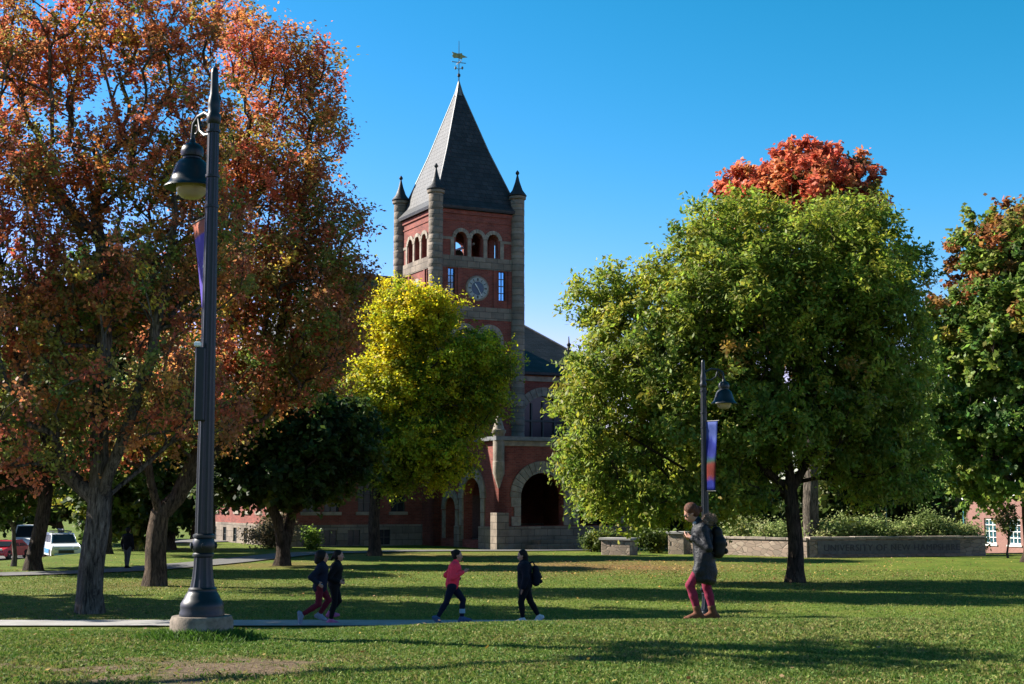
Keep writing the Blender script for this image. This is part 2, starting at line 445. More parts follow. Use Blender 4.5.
# ------------------------------------------------------------------ grass blades
def blades(name, n, x0, x1, y0, y1, hmin, hmax, wd, label, dens=None, cols=None, taper_x=True):
    r = np.random.default_rng(hash(name) % 1000 if False else 11 + n % 97)
    y = y0 + (y1 - y0) * r.random(n) ** (1.0)
    hw = (y / 13.9 * 5.35) if taper_x else None
    x = (x0 + (x1 - x0) * r.random(n)) * (y / y1 if taper_x else 1)
    bm_ = bare_mask(x, y); keep = r.random(n) > (bm_ * .95)
    if dens is not None: keep &= r.random(n) < dens(x, y)
    x = x[keep]; y = y[keep]; bm_ = bm_[keep]; n = len(x); z = gz(x, y) - .012
    th = r.random(n) * 2 * np.pi; ln = r.normal(0, .45, (n, 2))
    patch = fbm(x * .9, y * .9, 55)
    h = (hmin + (hmax - hmin) * r.random(n) ** 1.6) * (.6 + .8 * patch)
    w_ = wd * (.7 + .6 * r.random(n))
    dx = np.cos(th) * w_; dy = np.sin(th) * w_
    V = np.zeros((n, 4, 3))
    V[:, 0] = np.stack([x - dx, y - dy, z], 1); V[:, 1] = np.stack([x + dx, y + dy, z], 1)
    V[:, 2] = np.stack([x + dx * .8 + ln[:, 0] * h * .35, y + dy * .8 + ln[:, 1] * h * .35, z + h * .6], 1)
    V[:, 3] = np.stack([x + ln[:, 0] * h, y + ln[:, 1] * h, z + h * (1 - .25 * np.abs(ln).sum(1).clip(0, 1.6))], 1)
    base = np.array([[.090, .155, .022], [.135, .185, .032], [.185, .20, .045], [.20, .165, .055], [.045, .11, .009]])
    k = np.clip((patch - .5) * 4 + 1.6 + r.normal(0, .8, n), 0, 2.99)
    dry = fbm(x * .55 + 9, y * 1.3, 77)
    pick = np.where(r.random(n) < .05 + .08 * (patch > .58) + .6 * bm_ + 1.5 * np.clip(dry - .57, 0, .3), 3, np.where(r.random(n) < .25, 4, k.astype(int)))
    col = base[pick] * (.75 + .5 * r.random((n, 1)))
    me = np_mesh(name, V.reshape(-1, 3), np.arange(n * 4).reshape(n, 4), col)
    return tag(link_mesh(name, me, M_grassblade), label, 'grass', kind='stuff')
blades('grass', 400000, -5.9, 5.9, 8.2, 15.2, .020, .052, .0027, 'short patchy sunlit grass on the near bank')
blades('bank_grass', 90000, -12, 12, 15.0, 30.0, .03, .06, .006, 'short grass on the bank sloping down to the running path')
blades('lawn_grass', 200000, -27, 27, 30, 60, .03, .07, .010, 'mown lawn grass beyond the running path',
       dens=lambda x, y: np.where(np.abs(y - 31.5) < 1.15, 0, 1))

def tufts(name, n, cx, cy, r0, r1, label):
    r = np.random.default_rng(19); a = r.random(n) * 6.283; d = r0 + (r1 - r0) * r.random(n) ** 2.2
    x = cx + d * np.cos(a); y = cy + d * np.sin(a); z = gz(x, y) - .01
    h = (.05 + .07 * r.random(n)) * (1 - .5 * (d - r0) / (r1 - r0)); th = r.random(n) * 6.283; w_ = .0028
    ln = r.normal(0, .35, (n, 2)); dx, dy = np.cos(th) * w_, np.sin(th) * w_
    V = np.zeros((n, 4, 3)); V[:, 0] = np.stack([x - dx, y - dy, z], 1); V[:, 1] = np.stack([x + dx, y + dy, z], 1)
    V[:, 2] = np.stack([x + dx * .8 + ln[:, 0] * h * .35, y + dy * .8 + ln[:, 1] * h * .35, z + h * .6], 1); V[:, 3] = np.stack([x + ln[:, 0] * h, y + ln[:, 1] * h, z + h], 1)
    col = np.array([[.055, .125, .012], [.08, .15, .016], [.04, .09, .01]])[r.integers(0, 3, n)] * (.75 + .5 * r.random((n, 1)))
    tag(link_mesh(name, np_mesh(name, V.reshape(-1, 3), np.arange(n * 4).reshape(n, 4), col), M_grassblade), label, 'grass', kind='stuff')
tufts('long_grass', 5200, (203.5 - 512) / F * 12.6 * math.cos(PITCH), 12.6, .275, .62, 'longer grass left round the concrete footing of the near lamp post')
# fallen leaves
def fallen(name, n, fx, size, label):
    r = np.random.default_rng(n)
    x, y = fx(r, n); z = gz(x, y) + .02 + r.random(n) * .02
    a = r.random(n) * 6.28; s = size * (.6 + .8 * r.random(n))
    u = np.stack([np.cos(a), np.sin(a), r.normal(0, .35, n)], 1) * s[:, None]
    v = np.stack([-np.sin(a), np.cos(a), r.normal(0, .35, n)], 1) * s[:, None] * .7
    c = np.stack([x, y, z + .01], 1)
    V = np.stack([c - u, c - v * .9, c + u, c + v], 1)
    pal = np.array([[.32, .20, .04], [.26, .11, .04], [.18, .09, .04], [.36, .26, .07], [.26, .16, .08]])
    col = pal[r.integers(0, 5, n)] * (.7 + .6 * r.random((n, 1)))
    tag(link_mesh(name, np_mesh(name, V.reshape(-1, 3), np.arange(4 * n).reshape(n, 4), col), M_fallen), label, 'leaves', kind='stuff')
def f1(r, n):
    y = 8.5 + 6 * r.random(n); x = (r.random(n) - .5) * 11 * y / 13.9; return x, y
fallen('fallen_leaves', 90, f1, .020, 'a few dry brown leaves lying on the near grass')
def f2(r, n):
    k = r.random(n) < .6
    x = np.where(k, r.normal(6, 6, n), (r.random(n) - .5) * 50); y = np.where(k, r.normal(62, 6, n), 34 + 45 * r.random(n)); return x, np.clip(y, 33.5, 82)
fallen('leaf_litter', 5200, f2, .036, 'yellow and orange leaves scattered over the lawn before the stone sign wall')

# ------------------------------------------------------------------ trees
def tubes_from_tree(pos, par, rad, minr=.0):
    n = len(pos)
    kids = [[] for _ in range(n)]
    for i in range(1, n): kids[par[i]].append(i)
    V = []; Fq = []
    cnt = 0
    starts = [(0, None)]
    while starts:
        s, frm = starts.pop()
        chain = [] if frm is None else [frm]
        i = s
        while True:
            chain.append(i)
            ks = kids[i]
            if not ks: break
            m_ = max(ks, key=lambda q: rad[q])
            for q in ks:
                if q != m_: starts.append((q, i))
            i = m_
        if len(chain) < 2: continue
        r0 = rad[chain[1]] if frm is not None else rad[chain[0]]
        if r0 < minr: continue
        ns = 14 if r0 > .12 else (7 if r0 > .04 else (5 if r0 > .015 else 3))
        P = pos[chain]; T = np.gradient(P, axis=0); T /= np.linalg.norm(T, axis=1)[:, None] + 1e-9
        a = np.cross(T[0], [0.31, .2, .93]); a /= np.linalg.norm(a) + 1e-9
        ring = np.arange(ns) * 2 * np.pi / ns
        for j in range(len(chain)):
            a = a - T[j] * (a @ T[j]); a /= np.linalg.norm(a) + 1e-9; b = np.cross(T[j], a)
            rr = rad[chain[j]] if not (j == 0 and frm is not None) else rad[chain[1]] * 1.12
            amp = np.ones(ns)
            if rr > .12: amp = 1 + .10 * np.sin(ring * 5 + 1.3) + .06 * np.sin(ring * 3 + P[j, 2] * 1.3)
            V.append(P[j] + (a * np.cos(ring)[:, None] + b * np.sin(ring)[:, None]) * rr * amp[:, None])
        m2 = len(chain)
        g = cnt + (np.arange(m2 - 1)[:, None] * ns + np.arange(ns)[None]); h = cnt + (np.arange(m2 - 1)[:, None] * ns + (np.arange(ns)[None] + 1) % ns)
        Fq.append(np.stack([g, h, h + ns, g + ns], -1).reshape(-1, 4)); cnt += m2 * ns
    return np.concatenate(V), np.concatenate(Fq)

def leaf_quads(c, outd, size, r, flat=.5, aspect=1.5, droop=0.0):
    n = len(c)
    nrm = r.normal(0, 1, (n, 3)); nrm[:, 2] += flat * 1.6; nrm += outd * .8
    nrm /= np.linalg.norm(nrm, axis=1)[:, None]
    t = r.normal(0, 1, (n, 3)); t[:, 2] -= droop
    t -= nrm * (t * nrm).sum(1)[:, None]; t /= np.linalg.norm(t, axis=1)[:, None]
    b = np.cross(nrm, t)
    s = size * (.65 + .7 * r.random((n, 1)))
    l = t * s * aspect * .5; w_ = b * s * .5
    return np.stack([c - l, c + w_ + l * .1, c + l, c - w_ + l * .1], 1).reshape(-1, 3)

def make_tree(name, label, px, Y, lobes, pal, ncl=400, dmin=.55, twigs=5, per=20, tl=.7, leaf=.12, tr=.3, fork=3.0, lean=(0, 0), seed=1,
              bf=.25, shell=.38, gap=.0, gscale=.5, barkm=None, droop=0.0, aspect=1.5, group=None, limbs=(), tip=.012, flare=1.5, twig_geo=False, minr=.0, X=None, jit=.1, upb=.12, outb=.45):
    r = np.random.default_rng(seed)
    bx = (px - 512) / F * Y * math.cos(PITCH) if X is None else X
    bz = g1(bx, Y) - .08
    root = thing(name, label, 'tree', (bx, Y, bz), 0, group)
    B = np.array([bx, Y, bz])
    LB = []
    for (cx, cy, rx, ry, dy, rd, wgt) in lobes:
        cpt = world_at(cx, cy, Y + dy); sc = (Y + dy) / F
        LB.append((np.array(cpt) - B, np.array([rx * sc, rd if rd else rx * sc, ry * sc]), wgt))
    vol = np.array([np.prod(q[1]) ** .8 * q[2] for q in LB]); vol /= vol.sum()
    pts = np.zeros((0, 3)); tries = 0
    while len(pts) < ncl and tries < 60:
        tries += 1
        m_ = 400
        k = r.choice(len(LB), m_, p=vol)
        d = r.normal(0, 1, (m_, 3)); d /= np.linalg.norm(d, axis=1)[:, None]
        rad = r.random(m_) ** shell
        C = np.array([LB[q][0] for q in k]); RR = np.array([LB[q][1] for q in k])
        wob = np.array([.86 + .30 * mnoise.noise(Vector(dd) * 2.1 + Vector((seed * 3.1, q * 1.7, 0))) for dd, q in zip(d, k)])
        p = C + d * RR * (rad * wob)[:, None]
        for q in p:
            if q[2] < .9: continue
            if gap and mnoise.noise(Vector(q) * gscale + Vector((seed, 0, 0))) < -.5 + gap: continue
            if len(pts) and ((pts - q) ** 2).sum(1).min() < dmin * dmin: continue
            pts = np.vstack([pts, q])
            if len(pts) >= ncl: break
    # skeleton
    pos = [np.zeros(3)]; par = [-1]; plen = [0.0]; fixed = [tr]
    nseg = max(3, int(fork / .5))
    for i in range(1, nseg + 1):
        t = i / nseg
        pos.append(np.array([lean[0] * t ** 1.3 + .05 * math.sin(t * 5 + seed), lean[1] * t, fork * t])); par.append(len(pos) - 2); plen.append(plen[-1] + fork / nseg)
    topi = len(pos) - 1
    for lb in limbs:      # given main limbs, photo positions with a depth offset
        prev = topi if len(lb[0]) < 4 else max(1, int(topi * lb[0][3]))
        for q in lb:
            pt = np.array(world_at(q[0], q[1], Y + q[2])) - B
            p0 = pos[prev]; n_ = max(1, int(np.linalg.norm(pt - p0) / .6))
            for j in range(1, n_ + 1):
                pos.append(p0 + (pt - p0) * j / n_ + r.normal(0, .03, 3)); par.append(prev); plen.append(plen[prev] + np.linalg.norm(pos[-1] - pos[prev])); prev = len(pos) - 1
    amin = nseg - 1
    order = np.argsort(np.linalg.norm(pts - pos[topi], axis=1) + r.normal(0, .5, len(pts)))
    tips = []
    PA = np.zeros((20000, 3)); PA[:len(pos)] = pos; PL = np.zeros(20000); PL[:len(pos)] = plen
    cntn = len(pos)
    for oi in order:
        p = pts[oi]
        A = PA[amin:cntn]
        dd = np.linalg.norm(A - p, axis=1)
        cost = dd + bf * PL[amin:cntn] + 1.2 * np.maximum(0, A[:, 2] - p[2] + .25 * dd)
        j = int(np.argmin(cost)) + amin
        p0 = PA[j].copy(); dist = np.linalg.norm(p - p0)
        pd = PA[j] - PA[par[j]]; pd = pd / (np.linalg.norm(pd) + 1e-9)
        ctrl = p0 + (pd * .6 + np.array([0, 0, .35])) * dist * .42
        n_ = max(1, int(math.ceil(dist / .65))); prev = j
        for q in range(1, n_ + 1):
            t = q / n_
            pt = (1 - t) ** 2 * p0 + 2 * t * (1 - t) * ctrl + t * t * p
            if q < n_: pt = pt + r.normal(0, .03, 3) * min(1, dist)
            PA[cntn] = pt; par.append(prev); PL[cntn] = PL[prev] + np.linalg.norm(pt - PA[prev]); prev = cntn; cntn += 1
        tips.append(prev)
    pos = PA[:cntn]; e = 2.15
    acc = np.zeros(cntn)
    for t in tips: acc[t] += tip ** e
    for i in range(cntn - 1, 0, -1):
        if acc[i] == 0: acc[i] = tip ** e
        acc[par[i]] += acc[i]
    rad = acc ** (1 / e)
    k = min(tr / rad[1], 2.0)
    rad = rad * np.where(rad > .05, k, 1 + (k - 1) * np.clip(rad / .05, 0, 1))
    for i in range(topi + 1):
        t = i / topi
        rad[i] = tr * (1.0 - .14 * t) * (1 + (flare - 1) * math.exp(-t * fork / .35))
    tipdir = np.array([pos[t] - pos[par[t]] for t in tips]); tipdir /= np.linalg.norm(tipdir, axis=1)[:, None] + 1e-9
    TP = pos[tips]
    V1, F1 = tubes_from_tree(pos, par, rad, minr)
    # leafy twigs
    nc = len(TP)
    cen = TP.mean(0)
    outd = TP - np.array([cen[0], cen[1], cen[2] - 2]); outd /= np.linalg.norm(outd, axis=1)[:, None] + 1e-9
    td = (tipdir[:, None] * .7 + outd[:, None] * outb + r.normal(0, .75, (nc, twigs, 3)))
    td[:, :, 2] += upb - droop * .4
    td /= np.linalg.norm(td, axis=2)[:, :, None]
    ln = tl * (.45 + .75 * r.random((nc, twigs)))
    t = r.random((nc, twigs, per)) ** .75
    lp = TP[:, None, None] + td[:, :, None] * (ln[:, :, None] * t)[..., None]
    lp[..., 2] -= (droop * .35 + .06) * (ln[:, :, None] * t) ** 2
    lp = lp + r.normal(0, jit, lp.shape) * (.5 + .5 * t[..., None])
    od = np.repeat(outd, twigs * per, axis=0)
    LP = lp.reshape(-1, 3)
    LV = leaf_quads(LP, od, leaf, r, aspect=aspect, droop=droop)
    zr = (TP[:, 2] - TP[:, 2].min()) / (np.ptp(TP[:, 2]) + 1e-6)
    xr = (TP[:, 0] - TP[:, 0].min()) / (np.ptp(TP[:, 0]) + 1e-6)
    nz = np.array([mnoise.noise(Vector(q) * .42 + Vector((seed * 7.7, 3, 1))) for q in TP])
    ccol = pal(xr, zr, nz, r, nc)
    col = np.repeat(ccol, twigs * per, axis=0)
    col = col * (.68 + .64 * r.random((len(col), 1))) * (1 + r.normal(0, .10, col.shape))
    col = np.clip(col, .005, .8)
    if twig_geo:
        a0 = np.repeat(TP[:, None], twigs, 1).reshape(-1, 3); e1 = (TP[:, None] + td * ln[..., None]).reshape(-1, 3); n3 = len(a0)
        rr = .006
        ring = np.array([[rr, 0, 0], [-rr / 2, rr * .8, 0], [-rr / 2, -rr * .8, 0]])
        W = np.concatenate([a0[:, None] + ring[None], e1[:, None] + ring[None] * .4], 1).reshape(-1, 3)
        q0 = np.arange(n3)[:, None] * 6 + len(V1)
        FF = np.concatenate([q0 + np.array([[0, 1, 4, 3]]), q0 + np.array([[1, 2, 5, 4]]), q0 + np.array([[2, 0, 3, 5]])])
        V1 = np.vstack([V1, W]); F1 = np.vstack([F1, FF])
    link_mesh('trunk', np_mesh('trunk', V1, F1), barkm or M_bark, root, True)
    link_mesh('crown', np_mesh('crown', LV, np.arange(len(LP) * 4).reshape(-1, 4), col), M_leaf, root)
    return root

def mixpal(cols, wfun):
    cols = np.array(cols, float)
    def f(xr, zr, nz, r, n):
        w_ = wfun(xr, zr, nz)                  # list of weights per colour, arrays
        W = np.stack([np.broadcast_to(q, (n,)) for q in w_], 1).clip(0.001, None)
        W = W / W.sum(1)[:, None]; cum = W.cumsum(1)
        k = (r.random(n)[:, None] > cum).sum(1).clip(0, len(cols) - 1)
        k2 = (r.random(n)[:, None] > cum).sum(1).clip(0, len(cols) - 1)
        t = .65 + .35 * r.random((n, 1))
        return cols[k] * t + cols[k2] * (1 - t)
    return f

RED, ORANGE, BROWN, OLIVE, GOLD, DKRED, GREEN = (.62, .165, .085), (.64, .27, .075), (.38, .155, .065), (.26, .25, .05), (.58, .41, .06), (.42, .115, .06), (.14, .19, .035)
pal_maple = mixpal([RED, ORANGE, BROWN, OLIVE, GOLD, DKRED, GREEN],
                   lambda x, z, n: [.9 * z + 1.6 * (n > .18) + .25, .7 * z + .7 * (n > .1) + .2, .8 + 0 * z, 1.9 * (1 - z) + .3, .7 * (1 - z) * (n < 0) + .12, .7 + .5 * z, 1.6 * (1 - z) * (n < .05) + .1])
pal_maple2 = mixpal([RED, ORANGE, BROWN, OLIVE, GOLD, DKRED, GREEN],
                    lambda x, z, n: [.6 * z + 1.0 * (n > .2) + .15, .6 * z + .5 * (n > .1) + .1, 1.2 + 0 * z, 1.0 * (1 - z) + .5, .1 + .1 * z, .9 * z + .4, 1.6 * (1 - z) ** 2 + .1])
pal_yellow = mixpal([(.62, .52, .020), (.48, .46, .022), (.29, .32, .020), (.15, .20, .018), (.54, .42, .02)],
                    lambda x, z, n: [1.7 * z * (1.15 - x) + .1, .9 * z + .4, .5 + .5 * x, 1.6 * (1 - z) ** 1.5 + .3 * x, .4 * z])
pal_green = mixpal([(.25, .29, .034), (.18, .24, .031), (.11, .165, .026), (.33, .33, .036), (.36, .21, .04)],
                   lambda x, z, n: [.6 + .9 * z, 1.2 + 0 * z, .9 - .4 * z, .35 * (n > 0) + .15, .03 + 0 * z])
pal_redtop = mixpal([(.60, .16, .085), (.60, .24, .09), (.46, .10, .055), (.12, .11, .025)], lambda x, z, n: [1 + 0 * z, .8 + 0 * z, .6 + .8 * x, .9 * (1 - z) + .6 * (x > .8)])
pal_rust = mixpal([(.30, .12, .045), (.20, .26, .045), (.14, .22, .04), (.30, .24, .04), (.06, .12, .025)],
                  lambda x, z, n: [2.6 * np.clip(z * 2.2 - 1.25, 0, 1), .9 + 0 * z, 1.9 - z * .9, .08 + .15 * z, 1.2 * (1 - z)])
pal_dkgreen = mixpal([(.045, .075, .018), (.065, .10, .022), (.03, .055, .016), (.13, .15, .03)], lambda x, z, n: [1 + 0 * z, .8 * z + .3, .8 + 0 * z, .15 + .3 * (n > .25)])
pal_midgreen = mixpal([(.07, .11, .024), (.11, .15, .028), (.045, .08, .02), (.22, .22, .03)], lambda x, z, n: [1 + 0 * z, .9 + 0 * z, .7 + 0 * z, .35 + .3 * (n > .2)])

make_tree('maple_tree', 'big orange-red maple rising beside the nearest lamp post, grey trunk with low bare limbs', 94, 35,
          [(20, 60, 75, 80, 0, 3.4, 1), (95, 30, 50, 80, 0, 2.6, 1), (160, 55, 48, 75, 0, 2.4, 1), (205, 20, 40, 50, 0, 2, .8), (40, 190, 95, 80, 0, 3.6, 1), (150, 170, 75, 70, 0, 3, 1), (205, 130, 35, 60, 0, 2, .7), (30, 310, 110, 80, 0, 3.6, 1), (150, 290, 90, 80, 0, 3.2, 1), (215, 250, 50, 70, 0, 2.2, .8), (60, 410, 120, 60, -.5, 3.2, .8), (180, 400, 75, 60, -.5, 2.6, .7), (-60, 250, 70, 200, 0, 3, .8), (20, 460, 80, 22, -.5, 2.4, .5)],
          pal_maple, ncl=1450, dmin=.36, twigs=6, per=14, tl=.64, leaf=.074, tr=.31, fork=2.75, lean=(.12, 0), seed=3, bf=.22, shell=.6, gap=.30, gscale=1.1, upb=.55, twig_geo=True, jit=.10, flare=1.22,
          limbs=[[(60, 470, .3), (30, 400, .8), (0, 300, 1.0)], [(98, 440, 0), (104, 330, 0), (95, 180, .5)], [(118, 450, -.4), (150, 360, -.8), (175, 220, -.6)], [(140, 470, .5), (200, 410, 1.0)]])
make_tree('maple_tree', 'rust-red maple with short brown trunk, spreading from the nearest lamp post towards the yellow tree', 157, 47,
          [(300, 75, 45, 40, 0, 2.4, 1), (320, 130, 32, 34, 0, 2, .9), (268, 125, 34, 30, 0, 2, .8), (255, 60, 42, 50, 0, 2.4, 1), (285, 190, 55, 50, 0, 3, 1), (335, 225, 34, 34, -.5, 2.2, .9), (225, 180, 50, 70, 0, 3, 1), (300, 270, 66, 50, 0, 3.4, 1), (240, 290, 75, 70, 0, 3.6, 1), (325, 330, 42, 44, -1, 2.4, .9), (280, 370, 70, 45, 0, 3, .9), (200, 390, 85, 70, 0, 3.6, .8), (350, 290, 22, 30, -1, 1.4, .6), (120, 430, 70, 40, 0, 3, .6)],
          pal_maple2, ncl=1350, dmin=.42, twigs=6, per=14, tl=.78, leaf=.088, tr=.34, fork=2.4, lean=(.1, 0), seed=8, bf=.2, shell=.6, gap=.27, gscale=1.1, upb=.5, barkm=M_bark_tan, jit=.13, flare=1.3,
          limbs=[[(178, 500, 0), (215, 420, 0), (235, 300, 0), (240, 180, 0)], [(200, 470, .5), (270, 380, .5), (300, 250, .5), (310, 130, 0)], [(150, 480, -.5), (140, 400, -.5)]])
make_tree('dark_tree', 'low dark green tree with twin trunks between the brown maple and the yellow tree', 283, 64,
          [(250, 435, 55, 52, 0, 3, 1), (310, 440, 50, 60, 0, 3, 1), (342, 450, 34, 46, 0, 2.2, 1), (280, 480, 70, 30, 0, 3, 1), (235, 480, 35, 30, 0, 2, .7)],
          pal_dkgreen, ncl=520, dmin=.55, twigs=6, per=15, tl=.85, leaf=.19, tr=.30, fork=1.6, seed=12, bf=.15, shell=.55, barkm=M_bark_brown,
          limbs=[[(278, 520, 0, .2), (262, 480, 0), (250, 440, 0)], [(291, 520, .3, .2), (305, 470, .3), (312, 430, 0)]])
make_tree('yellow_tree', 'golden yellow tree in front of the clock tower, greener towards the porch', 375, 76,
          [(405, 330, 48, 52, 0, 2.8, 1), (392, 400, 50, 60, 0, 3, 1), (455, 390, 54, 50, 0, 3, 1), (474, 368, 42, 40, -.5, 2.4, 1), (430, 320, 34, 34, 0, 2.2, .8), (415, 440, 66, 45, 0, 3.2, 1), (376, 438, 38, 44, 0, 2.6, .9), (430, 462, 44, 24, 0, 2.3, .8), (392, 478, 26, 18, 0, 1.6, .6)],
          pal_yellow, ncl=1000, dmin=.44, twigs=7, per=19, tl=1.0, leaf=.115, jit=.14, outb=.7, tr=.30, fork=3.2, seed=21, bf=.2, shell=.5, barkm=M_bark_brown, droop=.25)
make_tree('green_tree', 'broad light green tree on the lawn, the biggest green crown, behind the walking woman', 793, 49,
          [(740, 315, 120, 108, 0, 5.2, 1), (815, 290, 105, 98, 0, 5, 1), (655, 350, 80, 95, 0, 4, 1), (865, 375, 70, 110, 0, 4, 1), (740, 420, 130, 70, 0, 5, .9), (605, 400, 46, 60, -.5, 2.6, .9), (610, 300, 36, 40, 0, 2.2, .7), (620, 470, 50, 45, 0, 2.4, .7), (690, 490, 70, 30, -1, 2.8, .8), (740, 482, 50, 30, 0, 3, .6), (640, 500, 40, 20, 0, 2, .7), (590, 455, 34, 40, 0, 1.8, .8), (610, 490, 40, 28, 0, 2, .8), (880, 465, 55, 38, 0, 3, .8), (900, 270, 32, 50, 0, 2.4, .7), (735, 230, 60, 40, 0, 3, .6), (850, 240, 50, 45, 0, 3, .6)],
          pal_green, ncl=2000, dmin=.46, twigs=6, per=19, tl=.85, leaf=.086, tr=.27, fork=3.1, lean=(-.03, 0), seed=31, bf=.2, shell=.5, droop=.7, aspect=2.2, barkm=M_bark_brown, jit=.12, outb=.65, gap=.16, gscale=.6,
          limbs=[[(788, 440, 0), (770, 330, 0), (765, 240, 0)], [(740, 450, .5), (680, 390, 0), (640, 330, 0)], [(820, 440, 0), (850, 350, 0)], [(700, 480, -.5), (620, 430, -.5)]])
make_tree('maple_tree', 'scarlet-topped maple looking over the broad light green tree', 811, 76,
          [(800, 200, 62, 44, 0, 5, 1), (745, 205, 34, 32, 0, 3, 1), (848, 205, 34, 44, 0, 3.6, 1), (822, 178, 26, 32, 0, 2.4, 1), (785, 172, 13, 32, 0, 1.4, 2), (803, 168, 11, 30, 0, 1.3, 2), (829, 166, 12, 32, 0, 1.3, 2), (852, 180, 11, 26, 0, 1.3, 2), (765, 185, 10, 24, 0, 1.3, 2), (742, 188, 9, 20, 0, 1.2, 2), (800, 300, 90, 80, 0, 5, .35)],
          pal_redtop, ncl=620, dmin=.5, upb=.6, twigs=6, per=16, tl=.75, leaf=.19, tr=.42, fork=6, seed=41, bf=.15, shell=.45)
make_tree('maple_tree', 'rust-topped dark green maple in front of the pale brick house', 1030, 68,
          [(1010, 260, 62, 58, 0, 4, 1), (1030, 330, 90, 90, 0, 5, 1), (985, 350, 50, 80, 0, 3.6, .9), (945, 340, 26, 50, 0, 1.8, 2.2), (936, 415, 30, 55, 0, 2, 2.2), (1000, 430, 70, 60, 0, 4, .8), (965, 420, 30, 60, 0, 2.5, .6), (1060, 440, 50, 70, 0, 3.5, .8), (990, 480, 60, 26, 0, 3, .7)],
          pal_rust, ncl=1050, dmin=.55, twigs=6, per=15, tl=.85, leaf=.18, tr=.40, fork=3.5, seed=51, bf=.2, shell=.5, gap=.18, gscale=.5, barkm=M_bark_brown)
make_tree('leaning_tree', 'tree with dark leaning trunk in front of the parked vehicles', 36, 59,
          [(40, 400, 80, 60, 0, 4, 1), (-20, 440, 70, 60, 0, 4, 1), (90, 430, 50, 60, 0, 3, 1)],
          pal_midgreen, ncl=420, dmin=.6, twigs=6, per=15, tl=.85, leaf=.18, tr=.30, fork=3.4, lean=(.45, 0), seed=61, bf=.2, shell=.5, barkm=M_bark_brown)
make_tree('young_tree', 'slim-stemmed leafy tree in front of the red car', 16, 63,
          [(10, 490, 34, 34, 0, 2, 1), (-10, 460, 40, 40, 0, 2, 1), (40, 480, 26, 22, 1.5, 1.5, .6)],
          pal_midgreen, ncl=150, dmin=.45, twigs=6, per=12, tl=.6, leaf=.15, tr=.10, fork=1.6, seed=63, bf=.2)
make_tree('shade_tree', 'tall maple just outside the frame, its shadow lies across the lawn', 0, 43,
          [(-350, 60, 160, 230, 0, 5, 1), (-420, 260, 150, 170, 0, 5, 1)],
          pal_maple2, ncl=520, dmin=.7, twigs=5, per=13, tl=1.0, leaf=.26, tr=.4, fork=3.2, seed=71, bf=.2, X=-24.5)

make_tree('shade_tree', 'tree just outside the frame whose outer twigs shade the near bank', 0, 8,
          [(-290, 0, 42, 10, 6, 1.2, 1), (-165, -5, 46, 10, 5.8, 1.3, 1), (-70, 5, 34, 9, 6.2, .8, .8), (-2510, 66, 390, 300, 0, 2.2, .25)], pal_maple2, ncl=150, dmin=.22, twigs=5, per=14, tl=.4, leaf=.11, tr=.22, fork=2.6, seed=77, bf=.1, X=-16)
# trees standing farther back
BG = [
    (130, 86, 'mid', 'green tree filling the gap between the grey and brown maple trunks', [(120, 470, 60, 50, 0, 4, 1), (150, 500, 40, 30, 0, 3, 1), (130, 525, 34, 18, 0, 2.5, 1)], 3),
    (108, 78, 'dark', 'tall dark green tree filling the space behind the two nearest maples', [(105, 330, 85, 90, 0, 4, 1), (120, 420, 70, 60, 0, 4, 1), (60, 390, 50, 60, 0, 3.5, .8)], 17),
    (172, 84, 'dark', 'dark green tree behind the tall near lamp post', [(178, 450, 42, 55, 0, 3, 1), (172, 495, 30, 30, 0, 2.5, 1)], 4),
    (-30, 100, 'mid', 'green tree beyond the parked red car', [(-20, 440, 70, 70, 0, 5, 1), (40, 470, 50, 40, 0, 4, 1)], 5),
    (62, 122, 'dark', 'dark tree standing behind the white vehicle', [(75, 450, 55, 60, 0, 5, 1), (60, 490, 60, 38, 0, 4, 1), (20, 500, 40, 30, 0, 3, .8)], 6),
    (640, 92, 'dark', 'dark low tree behind the stone gate piers', [(640, 470, 55, 45, 0, 4, 1), (610, 490, 40, 30, 0, 3, 1), (670, 495, 40, 25, 0, 3, 1)], 7),
    (730, 98, 'mid', 'bushy green tree behind the lit fieldstone wall', [(730, 460, 60, 55, 0, 4, 1), (740, 505, 60, 28, 0, 3, 1), (700, 515, 50, 20, 0, 2.5, 1)], 8),
    (860, 85, 'dark', 'dark tree behind the word UNIVERSITY on the wall', [(860, 450, 65, 60, 0, 4, 1), (835, 500, 55, 30, 0, 3, 1)], 9),
    (925, 87, 'dark', 'dark tree behind the last words of the lettered wall', [(920, 440, 55, 65, 0, 3.5, 1), (912, 500, 45, 34, 0, 2.6, 1)], 10),
    (20, 125, 'mid', 'far green tree seen past the red car', [(10, 470, 60, 50, 0, 5, 1), (60, 500, 50, 26, 0, 4, 1), (-20, 510, 50, 24, 0, 4, 1)], 12),
    (110, 140, 'dark', 'farthest dark tree, seen between the grey and brown maple trunks', [(110, 470, 60, 50, 0, 5, 1), (120, 510, 50, 22, 0, 4, 1)], 13),
    (680, 112, 'mid', 'far green tree seen above the narrow stone pier', [(680, 460, 60, 50, 0, 5, 1), (680, 505, 60, 26, 0, 4, 1)], 14),
    (955, 128, 'dark', 'far dark tree in the gap between the lettered wall and the pale house', [(950, 450, 60, 60, 0, 5, 1), (945, 505, 50, 30, 0, 4, 1)], 15),
    (195, 135, 'dark', 'far dark tree seen between the brown maple and the near lamp post', [(195, 460, 50, 50, 0, 5, 1), (195, 510, 45, 26, 0, 4, 1)], 16),
    (1100, 110, 'mid', 'green tree past the pale brick house', [(1120, 420, 90, 90, 0, 6, 1)], 11),
]
